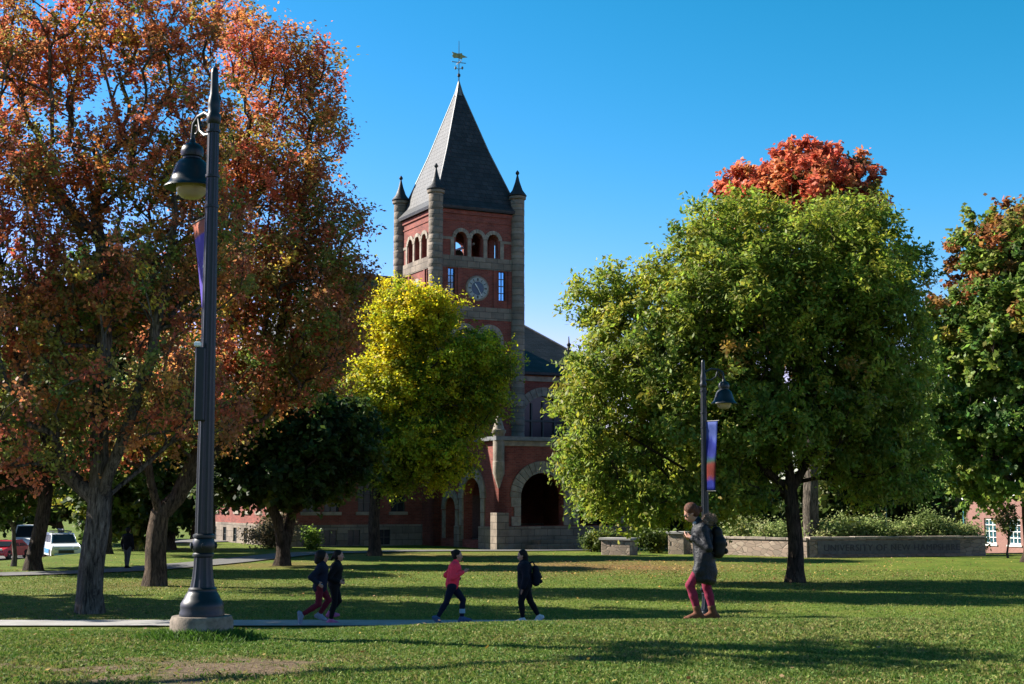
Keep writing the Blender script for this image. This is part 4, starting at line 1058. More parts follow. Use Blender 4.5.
# ------------------------------------------------------------------ pale brick house at the right
hx0, hx1 = Vector((33.5, 106)), Vector((37.3, 96.5))
d = hx1 - hx0; HL = d.length + 6
house = thing('brick_house', 'pale pink brick house with white windows beyond the sign wall', 'house', (hx0.x, hx0.y, 0), math.atan2(d.y, d.x))
OH = (0, 0, 0)
wins = [(x, z) for x in (2.7, 5.2, 7.9, 10.6, 13.6) for z in (-.15, 3.4, 7.0)]
k = MB(); k.add(*panel([rect(0, HL, -1, 10.4)] + [rect(x - .62, x + .62, z, z + 1.85) for x, z in wins], .35, OH, A1)); k.build('wall', M_brick_pink, house)
for x, z in wins:
    g = MB(); pbox(g, x - .62, x + .62, z, z + 1.85, OH, A1, -.2, -.16); p_ = g.build('window', M_glass_sky, house)
    g = MB()
    for q in (-.60, -.2, .2, .60): pbox(g, x + q - (.06 if abs(q) > .5 else .025), x + q + (.06 if abs(q) > .5 else .025), z, z + 1.85, OH, A1, -.155, -.09)
    for q in (.06, .48, .92, 1.37, 1.79): pbox(g, x - .6, x + .6, z + q - (.06 if q in (.06, 1.79) else .025), z + q + (.06 if q in (.06, 1.79) else .025), OH, A1, -.156, -.085)
    g.build('frame', M_white, p_)
    g = MB(); pbox(g, x - .75, x + .75, z - .12, z - .01, OH, A1, -.1, .08); g.build('sill', M_white, p_)
k = MB()
for (o, a, l) in (((HL, 0, 0), (0, 1, 0), 11), ((HL, 11, 0), (-1, 0, 0), HL), ((0, 11, 0), (0, -1, 0), 11)): k.add(*panel([rect(0, l, -1, 10.4)], .35, o, a))
k.build('wall', M_brick_pink, house)
hip('roof', -.5, HL + .5, -.5, 11.5, 10.5, 5.5, HL - 5.5, 5.5, 14.6, M_slate, house, .3)
k = MB(); k.box(-.45, HL + .45, -.42, -.02, 10.0, 10.19); k.build('cornice', M_white, house)
# small white-trimmed side porch left of it
k = MB(); k.box(-3.2, -.1, 2.5, 8, -.8, 3.0); sx = k.build('side_wing', M_brick_pink, house)
k = MB(); k.box(-3.35, -.05, 2.35, 8.1, 3.0, 3.25); k.build('roof', M_white, sx)
for q in (-2.7, -1.0): k = MB(); k.box(q - .5, q + .5, 2.44, 2.5, .7, 2.4); k.build('window', M_glass_sky, sx)

# ------------------------------------------------------------------ lamp posts
def bannermat(name, kind):
    m, nt, b = newmat(name); L = nt.links.new
    b.inputs['Roughness'].default_value = .75
    tc = N(nt, 'ShaderNodeTexCoord'); sx = N(nt, 'ShaderNodeSeparateXYZ'); L(tc.outputs['Object'], sx.inputs[0])
    cr = N(nt, 'ShaderNodeValToRGB'); e = cr.color_ramp.elements
    mr = N(nt, 'ShaderNodeMapRange'); mr.inputs[1].default_value = 2.5; mr.inputs[2].default_value = 3.8
    no = N(nt, 'ShaderNodeTexNoise', _Scale=3.2, _Detail=2, _Distortion=1.2); L(tc.outputs['Object'], no.inputs['Vector'])
    ad = N(nt, 'ShaderNodeMath', operation='MULTIPLY_ADD'); L(no.outputs[0], ad.inputs[0]); ad.inputs[1].default_value = .05 if kind == 0 else .35; sb_ = N(nt, 'ShaderNodeMath', operation='SUBTRACT'); sb_.inputs[1].default_value = 0 if kind == 0 else .10; L(sx.outputs[2], sb_.inputs[0]); L(sb_.outputs[0], ad.inputs[2]); b.inputs['Specular IOR Level'].default_value = .1
    L(ad.outputs[0], mr.inputs[0]); L(mr.outputs[0], cr.inputs[0])
    if kind == 0:
        st = [(0, (.045, .030, .19)), (.86, (.065, .042, .26)), (.88, (.26, .07, .035)), (1, (.28, .085, .045))]
    else:
        st = [(0, (.10, .11, .16)), (.10, (.012, .018, .14)), (.26, (.010, .017, .15)), (.36, (.13, .020, .012)), (.50, (.12, .018, .012)), (.56, (.008, .04, .03)), (.64, (.009, .016, .13)), (.85, (.010, .018, .16)), (.95, (.04, .06, .2))]
    while len(e) < len(st): e.new(.5)
    for q, (p, c_) in zip(e, st): q.position = p; q.color = rgba(c_)
    L(cr.outputs[0], b.inputs['Base Color'])
    return m
M_ban0, M_ban1 = bannermat('purple_banner', 0), bannermat('blue_banner', 1)
def lamp(label, X, Y, rz, bm_, arm_az, ban_az0, ban_az1, group, ban=(2.55, 3.74), lens_r=.17, banw=.52, lift=-.02, dh=0):
    z0 = g1(X, Y)
    root = thing('lamp_post', label, 'lamp post', (X, Y, z0 + lift), rz, group)
    k = MB(); k.lathe([(.27, -.35), (.272, .11), (.255, .15), (.01, .15)], 32); k.build('concrete_base', M_concrete, root, True)
    k = MB(); k.lathe([(.194, .152), (.194, .18), (.186, .20), (.189, .23), (.184, .26), (.166, .29), (.158, .30), (.149, .325), (.130, .355), (.122, .37), (.124, .385), (.108, .40)], 36)
    k.lathe([(.104, .40), (.090, .48), (.081, .58), (.078, .66)], 60, flute=.05, nf=12)
    k.lathe([(.078, .66), (.094, .67), (.094, .69), (.084, .70), (.099, .735), (.101, .765), (.096, .80), (.084, .825), (.094, .835), (.094, .855), (.076, .87)], 32)
    k.lathe([(.075, .87), (.071, 1.4), (.063, 2.6), (.052, 4.2), (.050, 4.58)], 60, flute=.055, nf=12)
    k.lathe([(.050, 4.58), (.064, 4.60), (.064, 4.66), (.050, 4.69), (.056, 4.75), (.052, 4.80), (.038, 4.86), (.034, 4.95), (.034, 5.06), (.028, 5.10), (.008, 5.12)], 24)
    for i in range(4): # rosette lugs on the collar
        a = math.pi / 2 * i + .3; k.lathe([(.03, .0), (.03, .02), (.005, .028)], 10, Matrix.Rotation(a, 4, 'Z') @ Matrix.Translation((.092, 0, .762)) @ Matrix.Rotation(R(90), 4, 'Y'))
    post = k.build('post', M_iron, root, True)
    k = MB()
    for z in (4.50, 4.08, 3.80, 2.50): k.lathe([(.045, z), (.064, z + .004), (.064, z + .028), (.045, z + .032)], 20)
    k.build_each('collar', M_iron, post, True)
    A = Matrix.Translation((0, 0, dh)) @ Matrix.Rotation(arm_az, 4, 'Z')
    k = MB()
    k.tube([(.04, 0, 4.66), (.16, 0, 4.72), (.29, 0, 4.71), (.375, 0, 4.66), (.40, 0, 4.55), (.40, 0, 4.48)], [.020, .022, .022, .022, .02, .02], 10, A)
    k.tube([(.05, 0, 4.50), (.16, 0, 4.51), (.25, 0, 4.57), (.29, 0, 4.70)], [.016] * 4, 8, A)
    k.tube([(.335 + .04 * math.cos(q), 0, 4.60 + .04 * math.sin(q)) for q in np.linspace(0, 5, 10)], .009, 6, A)
    k.build('arm', M_iron, root, True)
    Hd = A @ Matrix.Translation((.40, 0, 0)) @ Matrix.Diagonal((1.08, 1.08, 1, 1))
    k = MB(); k.lathe([(.02, 4.53), (.03, 4.485), (.055, 4.475), (.086, 4.445), (.098, 4.40), (.090, 4.355), (.078, 4.345), (.078, 4.332), (.100, 4.32), (.130, 4.285), (.150, 4.23), (.166, 4.17), (.182, 4.12), (.206, 4.085), (.230, 4.064), (.232, 4.054), (.20, 4.060), (.155, 4.09), (.13, 4.13), (.02, 4.14)], 40, Hd)
    hd = k.build('lamp_head', M_iron, root, True)
    k = MB(); k.lathe([(.125, 4.12), (.132, 4.06), (.118, 4.00), (.082, 3.962), (.04, 3.95), (.005, 3.948)], 28, Hd); k.build('lens', M_globe, hd, True)
    # banner hung between two short rods
    k = MB(); v = []; f = []; n = 18; mmm = 5
    for i in range(n + 1):
        t = i / n; z = ban[1] + (ban[0] - ban[1]) * t; az = ban_az0 + (ban_az1 - ban_az0) * (t ** .8)
        for j in range(mmm + 1):
            rr = .060 + banw * j / mmm; bul = .03 * math.sin(t * math.pi * 2) * math.sin(j / mmm * math.pi)
            v.append((rr * math.cos(az) - bul * math.sin(az), rr * math.sin(az) + bul * math.cos(az), z))
    for i in range(n):
        for j in range(mmm): q = i * (mmm + 1) + j; f.append((q, q + 1, q + mmm + 2, q + mmm + 1))
    k.add(v, f); bo = k.build('banner', bm_, root, True)
    so_ = bo.modifiers.new('thick', 'SOLIDIFY'); so_.thickness = .004
    k = MB()
    for (z, az) in ((ban[1] + .012, ban_az0), (ban[0] - .012, ban_az1)): k.tube([(.05 * math.cos(az), .05 * math.sin(az), z), ((.1 + banw) * math.cos(az), (.1 + banw) * math.sin(az), z)], .009, 8)
    k.build_each('banner_rod', M_iron, bo, True)
    if bm_ is M_ban0:
        # white marks printed on the banner
        k = MB()
        for t, j0, hgt in ((.25, .35, .05), (.31, .5, .035), (.36, .4, .04)):
            z = ban[1] + (ban[0] - ban[1]) * t; az = ban_az0 + (ban_az1 - ban_az0) * (t ** .8); rr = .075 + banw * j0
            Mx = Matrix.Rotation(az, 4, 'Z'); k.box(rr - .08, rr + .08, -.022, .022, z - hgt / 2, z + hgt / 2, Mx)
        k.build('printed_mark', M_white, bo)
    return root
la = 'lamp posts along the running path'
lx = pxX(203.5, 12.6) + .01
l1 = lamp('tall dark iron lamp post with narrow edge-on purple banner, the nearest one', lx, 12.6, 0, M_ban0, R(130), R(119), R(104), la, lift=.05)
l1.scale = (1, 1, .991)
k = MB(); k.box(-.092, .000, -.110, -.050, 1.86, 2.52); k.build('control_box', M_iron, l1, bevel=.012)
k = MB(); k.box(-.105, -.045, -.11, -.05, 2.525, 2.57); k.build('box_bracket', M_white, l1, bevel=.01)
l2 = lamp('dark lamp post with blue and red banner, rising behind the walking woman', pxX(705, 27.2), 27.2, 0, M_ban1, R(5), R(-52), R(-66), la, ban=(2.62, 3.92), banw=.30, dh=.22)

# ------------------------------------------------------------------ people
def smin(a, b, k):
    if k <= 0: return np.minimum(a, b)
    h = np.clip(.5 + .5 * (b - a) / k, 0, 1)
    return b + (a - b) * h - k * h * (1 - h)

def sdf_mesh(name, prims, res):
    """one continuous skin over tapered limbs; prims ('c', a, b, ra, rb, k) or ('e', centre, radii, k, yaw-pitch matrix)"""
    lo = np.full(3, 9.); hi = np.full(3, -9.)
    for p in prims:
        if p[0] == 'c':
            for q, r_ in ((p[1], p[3]), (p[2], p[4])): lo = np.minimum(lo, np.array(q) - r_); hi = np.maximum(hi, np.array(q) + r_)
        else: m_ = max(p[2]); lo = np.minimum(lo, np.array(p[1]) - m_); hi = np.maximum(hi, np.array(p[1]) + m_)
    lo -= .05; hi += .05
    nn = np.ceil((hi - lo) / res).astype(int) + 1
    D = np.full(nn, .2, np.float32)
    for p in prims:
        if p[0] == 'c':
            a, b = np.array(p[1], float), np.array(p[2], float); ra, rb, k = p[3], p[4], p[5]
            l0 = np.minimum(a - ra, b - rb); h0 = np.maximum(a + ra, b + rb)
        else:
            a = np.array(p[1], float); k = p[3]; m_ = max(p[2]); l0 = a - m_; h0 = a + m_
        pad = k + res * 3
        i0 = np.maximum(0, np.floor((l0 - pad - lo) / res).astype(int)); i1 = np.minimum(nn, np.ceil((h0 + pad - lo) / res).astype(int) + 1)
        sl_ = tuple(slice(x, y) for x, y in zip(i0, i1))
        g = np.meshgrid(*[lo[q] + res * np.arange(i0[q], i1[q]) for q in range(3)], indexing='ij')
        P = np.stack(g, -1)
        if p[0] == 'c':
            ab = b - a; t = np.clip(((P - a) @ ab) / (ab @ ab + 1e-9), 0, 1)
            d = np.linalg.norm(P - (a + t[..., None] * ab), axis=-1) - (ra + (rb - ra) * t)
        else:
            Q = P - a
            if p[4] is not None: Q = Q @ np.array(p[4])
            rr = np.array(p[2]); kk = np.linalg.norm(Q / rr, axis=-1); k2 = np.linalg.norm(Q / rr ** 2, axis=-1)
            d = kk * (kk - 1) / (k2 + 1e-9)
        D[sl_] = smin(D[sl_], d.astype(np.float32), k)
    S = D < 0
    # surface nets
    cs = S[:-1, :-1, :-1].astype(np.int8)
    acc = np.zeros(tuple(nn - 1) + (3,), np.float32); cnt = np.zeros(tuple(nn - 1), np.float32)
    off = [(0, 0, 0), (1, 0, 0), (0, 1, 0), (1, 1, 0), (0, 0, 1), (1, 0, 1), (0, 1, 1), (1, 1, 1)]
    def sub(A_, o): return A_[o[0]:nn[0] - 1 + o[0], o[1]:nn[1] - 1 + o[1], o[2]:nn[2] - 1 + o[2]]
    for o in off:
        for ax in range(3):
            if o[ax] == 1: continue
            o2 = list(o); o2[ax] = 1
            d0 = sub(D, o); d1 = sub(D, o2); x = (d0 < 0) != (d1 < 0)
            t = np.where(x, d0 / np.where(x, d0 - d1, 1), 0)
            for q in range(3):
                acc[..., q] += np.where(x, (t if q == ax else o[q]), 0)
            cnt += x
    act = cnt > 0
    idx = np.full(act.shape, -1, np.int64); idx[act] = np.arange(act.sum())
    I = np.argwhere(act); V = lo + res * (I + acc[act] / cnt[act][:, None])
    Fs = []
    for ax in range(3):
        u, v_ = (ax + 1) % 3, (ax + 2) % 3
        s0 = [slice(None)] * 3; s1 = [slice(None)] * 3; s0[ax] = slice(0, -1); s1[ax] = slice(1, None)
        cr_ = np.argwhere(S[tuple(s0)] != S[tuple(s1)])
        cr_ = cr_[(cr_[:, u] > 0) & (cr_[:, v_] > 0) & (cr_[:, u] < nn[u] - 1) & (cr_[:, v_] < nn[v_] - 1)]
        def at_(du, dv):
            c_ = cr_.copy(); c_[:, u] -= du; c_[:, v_] -= dv; return idx[c_[:, 0], c_[:, 1], c_[:, 2]]
        q = np.stack([at_(1, 1), at_(0, 1), at_(0, 0), at_(1, 0)], 1)
        fl = ~S[cr_[:, 0], cr_[:, 1], cr_[:, 2]]
        q[fl] = q[fl][:, ::-1]; Fs.append(q)
    return np_mesh(name, V, np.concatenate(Fs))

def yrot(p, c, ang):
    """pitch a point forwards about the side axis"""
    x, z = p[0] - c[0], p[2] - c[2]
    return (c[0] + x * math.cos(ang) + z * math.sin(ang), p[1], c[2] - x * math.sin(ang) + z * math.cos(ang))

def ROTY(ang):
    c, s = math.cos(ang), math.sin(ang)
    return ((c, 0, -s), (0, 1, 0), (s, 0, c))

M_skin = mat('skin', (.36, .18, .12), .55, (.30, .145, .095), 12)
def cloth(name, c, c2=None, sc=30, rough=.85, spec=.2): return mat(name, c, rough, c2 or tuple(q * 1.4 for q in c), sc, 4, .35, 25, spec=spec, bdist=.01)

def lerp(a, b, t): return tuple(x + (y - x) * t for x, y in zip(a, b))
def hand(pr, wrist, direc, palmn, side, curl=.5, s=1.0):
    """palm, four bent fingers and a thumb. direc: along the fingers, palmn: palm normal (fingers curl towards it), side: thumb side"""
    w_, d_, n_, t_ = Vector(wrist), Vector(direc).normalized(), Vector(palmn).normalized(), Vector(side).normalized()
    pe = w_ + d_ * .085 * s
    pr.append(('c', w_, w_ + d_ * .03 * s, .022 * s, .026 * s, .015))
    for q in (-.024, -.008, .008, .024):
        pr.append(('c', w_ + d_ * .02 * s + t_ * q * .7 * s, pe + t_ * q * s, .017 * s, .014 * s, .008))
    for q, ln in ((.027, .070), (.009, .080), (-.009, .075), (-.027, .058)):
        b0 = pe + t_ * q * s; dd = (d_ * math.cos(curl * .7) + n_ * math.sin(curl * .7)); b1 = b0 + dd * ln * .45 * s
        dd = (d_ * math.cos(curl * 1.9) + n_ * math.sin(curl * 1.9)); b2 = b1 + dd * ln * .33 * s
        dd = (d_ * math.cos(curl * 2.8) + n_ * math.sin(curl * 2.8)); b3 = b2 + dd * ln * .25 * s
        for a_, b_, r0, r1 in ((b0, b1, .0095, .009), (b1, b2, .009, .0083), (b2, b3, .0083, .0072)): pr.append(('c', a_, b_, r0 * s, r1 * s, .003))
    b0 = w_ + d_ * .03 * s + t_ * .024 * s; b1 = b0 + (d_ * .6 + t_ * .7 + n_ * .35).normalized() * .04 * s; b2 = b1 + (d_ * .85 + t_ * .15 + n_ * .5).normalized() * .034 * s
    pr.append(('c', b0, b1, .014 * s, .011 * s, .006)); pr.append(('c', b1, b2, .011 * s, .009 * s, .004))

def head_prims(c, pitch, s=1.0):
    """head centred on c, looking along +x tilted down by pitch"""
    pr = []
    def P(x, y, z): return yrot((c[0] + x * s, c[1] + y * s, c[2] + z * s), c, pitch)
    Rm = ROTY(pitch)
    pr.append(('e', P(-.012, 0, .03), (.098 * s, .078 * s, .098 * s), .02, Rm))
    pr.append(('e', P(.028, 0, -.03), (.066 * s, .060 * s, .085 * s), .03, Rm))
    pr.append(('c', P(.06, 0, -.092), P(.05, 0, -.085), .020 * s, .026 * s, .02))       # chin
    pr.append(('c', P(.092, 0, .012), P(.112, 0, -.026), .008 * s, .013 * s, .010))     # nose
    pr.append(('c', P(.080, .025, .032), P(.080, -.025, .032), .014 * s, .014 * s, .012))  # brow
    pr.append(('c', P(.090, .015, -.055), P(.090, -.015, -.055), .008 * s, .008 * s, .006))   # lips
    pr.append(('c', P(.088, .012, -.066), P(.088, -.012, -.066), .007 * s, .007 * s, .005))
    for q in (-1, 1):
        pr.append(('e', P(-.005, q * .078, -.005), (.018 * s, .010 * s, .032 * s), .006, Rm))
        pr.append(('e', P(.055, q * .042, -.018), (.024 * s, .02 * s, .022 * s), .02, Rm))
    return pr, P

def foot_prims(an, toe_dir, k=.02, s=1.0, grow=0.0):
    a = Vector(an); t = Vector(toe_dir).normalized()
    up = Vector((0, 0, 1)); up = (up - t * up.dot(t)).normalized()
    heel = a - t * .05 * s - up * .055 * s; ball = a + t * .12 * s - up * .06 * s; toe = a + t * .175 * s - up * .066 * s
    return [('c', a, heel, .042 * s + grow, .034 * s + grow, k), ('c', heel, ball, .034 * s + grow, .036 * s + grow, k), ('c', a, ball, .040 * s + grow, .034 * s + grow, k), ('c', ball, toe, .036 * s + grow, .026 * s + grow, k)]

def person(label, X, Y, facing, pose, wear, res=.011, z_off=0, group=None, girth=1.0):
    """pose in the figure's own frame: +x forwards, +y its left"""
    z0 = g1(X, Y) + z_off
    root = thing('person', label, 'person', (X, Y, z0), facing, group)
    J = pose; g = girth
    hip_w, sh_w = .085 * g, .165
    pel = Vector(J['pelvis']); che = Vector(J['chest']); nk = Vector(J['neck']); hc = J['head']
    spine = (che - pel)
    body = []; coat = []; legs = []; shoes = []
    body.append(('c', pel + Vector((0, -.05, 0)), pel + Vector((0, .05, 0)), .115 * g, .115 * g, .04))
    body.append(('c', pel, che, .115 * g, .125 * g, .05))
    body.append(('c', che + Vector((0, -.09, .03)), che + Vector((0, .09, .03)), .095 * g, .095 * g, .05))
    body.append(('c', che + Vector((0, 0, .08)), nk, .07, .052, .04))
    body.append(('c', nk, Vector(hc) + Vector((-.02, 0, -.04)), .050, .052, .02))
    hp, P = head_prims(hc, J.get('pitch', 0)); body += hp
    for side, sg in (('l', 1), ('r', -1)):
        h = pel + Vector((0, sg * hip_w, -.03)); kn = Vector(J['knee_' + side]); an = Vector(J['ankle_' + side])
        kn.y += sg * .075; an.y += sg * .07
        body += [('c', h, kn, .088 * g, .056 * g, .03), ('c', kn, lerp(kn, an, .35), .054 * g, .054 * g, .02), ('c', lerp(kn, an, .35), an, .054 * g, .037, .02)]
        calfoff = Vector((-.006, 0, 0))
        legs += [('c', pel + Vector((0, sg * .05, .02)), h, wear.get('hip', .125) * g, wear.get('hip', .125) * .84 * g, .04), ('c', h, kn, wear.get('hip', .125) * .8 * g, .063 * g, .03), ('c', kn, Vector(lerp(kn, an, .35)) + calfoff, .062 * g, .062 * g, .02), ('c', Vector(lerp(kn, an, .35)) + calfoff, lerp(kn, an, wear.get('leg_to', .93)), .062 * g, .047, .02)]
        td = J.get('toe_' + side, (1, 0, 0))
        body += foot_prims(an, td)
        shoes += foot_prims(an, td, .015, 1.04, .007)
        if wear.get('boot'): shoes.append(('c', an, lerp(an, kn, wear['boot']), .052, .058, .02))
        if wear.get('sock'): pass
        sh = Vector(che) + Vector((0, sg * sh_w, .075)); el = Vector(J['elbow_' + side]); wr = Vector(J['wrist_' + side])
        body += [('c', sh, el, .050, .038, .03), ('c', el, wr, .038, .025, .02)]
        t = wear.get('thick', .016)
        coat += [('c', che + Vector((0, sg * .06, .06)), sh, .09 + t, .058 + t, .04), ('c', sh, el, .056 + t, .046 + t, .03), ('c', el, lerp(el, wr, wear.get('sleeve', .95)), .046 + t, .033 + t, .02)]
        fd = J.get('hand_' + side) or (wr - el)
        hand(body, wr, fd, J.get('palm_' + side, (0, -sg, 0)), J.get('thumb_' + side, (.2, 0, 1)), J.get('curl', .55))
    t = wear.get('thick', .016)
    coat += [('c', che + Vector((0, -.07, .02)), che + Vector((0, .07, .02)), .112 * g + t, .112 * g + t, .05), ('c', lerp(pel, che, .45), che, .112 * g + t, .122 * g + t, .05), ('c', pel + Vector((0, -.04, .03)), pel + Vector((0, .04, .03)), .118 * g + t, .118 * g + t, .05), ('c', lerp(pel, che, .0), lerp(pel, che, .5), .122 * g + t, .115 * g + t, .05),
             ('c', che + Vector((0, 0, .08)), lerp(nk, hc, .12), .075 + t * .4, .058 + t * .4, .04)]
    for q in wear.get('coat_extra', []): coat.append(q)
    link_mesh('body', sdf_mesh('body', body, res), M_skin, root, True)
    link_mesh(wear.get('top_name', 'jacket'), sdf_mesh('jacket', coat, res), wear['top'], root, True)
    link_mesh(wear.get('legs_name', 'trousers'), sdf_mesh('trousers', legs, res), wear['legs'], root, True)
    n_ = len(shoes) // 2
    for q in (shoes[:n_], shoes[n_:]): link_mesh('shoe', sdf_mesh('shoe', q, res * .8), wear['shoes'], root, True)
    # hair
    hr = []
    Rm = ROTY(J.get('pitch', 0))
    hr.append(('e', P(-.028, 0, .045), (.100, .088, .097), .02, Rm))
    hr.append(('e', P(-.045, 0, -.01), (.075, .084, .085), .02, Rm))
    for q in wear.get('hair_extra', []): hr.append((q[0],) + tuple([P(*q[1]), P(*q[2])]) + tuple(q[3:]) if q[0] == 'c' else ('e', P(*q[1]), q[2], q[3], Rm))
    # keep the face free: hair stops behind the brow
    link_mesh('hair', sdf_mesh('hair', hr, res * .8), wear['hair'], root, True)
    for q in (-1, 1):   # eyes
        e_ = MB(); e_.lathe([(.001, -.012), (.009, -.008), (.012, 0), (.009, .008), (.001, .012)], 10, Matrix.Translation(P(.083, q * .031, .008)))
        e_.build('eye', wear['_eye'], root, True)
    return root, P

M_eye = mat('eye_dark', (.03, .02, .015), .2)
M_hair_dark = mat('dark_hair', (.004, .003, .0025), .6, (.010, .006, .004), 40, 4, .8, 60, spec=.15)
M_hair_red = mat('auburn_hair', (.040, .013, .006), .6, (.105, .034, .014), 35, 4, .8, 60, spec=.2)
M_black = cloth('black_cloth', (.003, .003, .004)); M_navy = cloth('navy_cloth', (.004, .006, .016)); M_navy2 = cloth('navy_jacket', (.003, .004, .009))
M_coral = cloth('coral_jacket', (.76, .028, .055), (.84, .05, .085)); M_maroon = cloth('maroon_leggings', (.085, .006, .014)); M_grey = cloth('grey_cloth', (.05, .05, .052))
M_coat = mat('grey_coat', (.003, .004, .007), .5, (.007, .009, .014), 12, 6, .9, 9, spec=.25, bdist=.035)
M_pink = cloth('pink_leggings', (.12, .008, .026), (.21, .018, .048), 22)
M_boot = cloth('tan_boot', (.10, .038, .02)); M_fur = mat('fur', (.12, .085, .065), 1, (.24, .18, .14), 60, 6, 1, 120, bdist=.02)
M_shoe_grey = cloth('grey_shoe', (.16, .17, .22)); M_shoe_pink = cloth('pink_shoe', (.36, .10, .20)); M_shoe_blue = cloth('blue_shoe', (.05, .07, .13)); M_shoe_white = cloth('white_shoe', (.38, .38, .38))
M_bag = cloth('black_bag', (.003, .003, .004), rough=.6)

# woman with phone, walking left
wx_, wy_ = pxX(703, 20.6), 20.6
poseW = dict(pelvis=(.0, 0, .88), chest=(.03, 0, 1.23), neck=(.075, 0, 1.395), head=(.17, 0, 1.515), pitch=.55,
             knee_l=(.215, 0, .50), ankle_l=(.10, 0, .10), knee_r=(-.045, 0, .47), ankle_r=(-.13, 0, .10), toe_l=(1, 0, -.02), toe_r=(1, 0, -.05),
             elbow_l=(-.04, .225, 1.03), wrist_l=(.175, .115, 1.17), elbow_r=(-.03, -.225, 1.03), wrist_r=(.175, -.10, 1.155),
             hand_l=(.8, -.45, .28), hand_r=(.8, .42, .28), palm_l=(-.2, -.5, .8), palm_r=(-.2, .5, .8), thumb_l=(.1, -.75, .5), thumb_r=(.1, .75, .5), curl=.6)
skirt = [('c', (.00, .06, .90), (.075, .085, .70), .118, .100, .04), ('c', (.075, .085, .70), (.085, .09, .60), .100, .075, .02), ('c', (.00, -.06, .90), (-.01, -.085, .70), .118, .10, .04), ('c', (-.01, -.085, .70), (-.015, -.09, .58), .10, .08, .02),
         ('c', (-.03, .03, .88), (-.08, .04, .68), .115, .105, .04), ('c', (-.08, .04, .68), (-.095, .05, .57), .105, .075, .02), ('c', (-.06, -.04, .70), (-.09, -.05, .57), .10, .075, .02), ('c', (-.10, .0, .98), (-.13, .06, .60), .03, .025, .03), ('c', (.0, .05, .80), (.01, .10, .60), .12, .075, .04), ('c', (-.04, .06, .75), (-.04, .10, .59), .11, .075, .04), ('c', (-.02, .14, .95), (-.01, .17, .60), .025, .02, .03),
         ('c', (.08, .10, .98), (.13, .13, .62), .022, .02, .03), ('c', (-.10, .09, 1.20), (-.07, .13, .85), .03, .02, .03), ('c', (.12, .05, 1.15), (.10, .10, .80), .025, .02, .03)]
wm, PW = person('auburn-haired woman in dark grey coat and pink leggings looking at her phone', wx_, wy_, math.pi, poseW,
                dict(top=M_coat, top_name='coat', legs=M_pink, legs_name='leggings', shoes=M_boot, boot=.22, hair=M_hair_red, _eye=M_eye, thick=.014, hip=.105, coat_extra=skirt,
                     hair_extra=[('c', (-.10, 0, .0), (-.135, 0, -.015), .05, .045, .01), ('e', (-.032, 0, .052), (.104, .093, .096), .02)]), res=.0095, z_off=.045)
# sunglasses, hood, scarf
k = MB()
for q in (-1, 1):
    k.lathe([(.002, -.006), (.024, -.004), (.026, 0), (.024, .004), (.002, .006)], 14, Matrix.Translation(PW(.097, q * .033, .010)) @ Matrix.Rotation(.55, 4, 'Y') @ Matrix.Rotation(R(90), 4, 'Y'))
    k.tube([PW(.09, q * .058, .014), PW(.02, q * .086, .012)], .004, 6)
k.tube([PW(.10, -.012, .014), PW(.10, .012, .014)], .004, 6)
k.build('sunglasses', M_eye, wm, True)
hd_ = [('c', (-.03, -.10, 1.34), (-.07, -.09, 1.43), .055, .055, .04), ('c', (-.03, .10, 1.34), (-.07, .09, 1.43), .055, .055, .04), ('c', (-.10, -.09, 1.42), (-.10, .09, 1.42), .065, .065, .04), ('c', (.05, .085, 1.31), (-.01, .105, 1.38), .035, .05, .03), ('c', (.05, -.085, 1.31), (-.01, -.105, 1.38), .035, .05, .03)]
ho = link_mesh('fur_hood', sdf_mesh('fur_hood', hd_, .010), M_fur, wm, True)
fv = []; r_ = np.random.default_rng(5)
hv = np.array([v.co[:] for v in ho.data.vertices]); pick = r_.integers(0, len(hv), 2600); base = hv[pick]
dirn = base - np.array([-.04, 0, 1.33]); dirn /= np.linalg.norm(dirn, axis=1)[:, None]; dirn += r_.normal(0, .5, dirn.shape)
tp = base + dirn * .028; sd3 = r_.normal(0, .0035, base.shape)
FV = np.stack([base - sd3, base + sd3, tp], 1).reshape(-1, 3)
link_mesh('fur_trim', np_mesh('fur_trim', FV, np.arange(len(FV)).reshape(-1, 3), None, 3), M_fur, ho)
sc_ = [('c', (.095, -.03, 1.31), (.12, .03, 1.37), .035, .04, .02)]
link_mesh('scarf', sdf_mesh('scarf', sc_, .008), mat('pale_scarf', (.30, .27, .26), .9), wm, True)
# zip and front edge of the coat
k = MB(); k.tube([(.145, .012, 1.28), (.155, .012, 1.15), (.135, .012, .95), (.13, .02, .72)], .007, 6); k.build('zip', M_lead, wm, True)
def local_thing(name, label, cat, p, rz, parent_loc, fac):
    c, s = math.cos(fac), math.sin(fac)
    return thing(name, label, cat, (parent_loc[0] + p[0] * c - p[1] * s, parent_loc[1] + p[0] * s + p[1] * c, parent_loc[2] + p[2]), fac + rz)
wz_ = g1(wx_, wy_) + .045
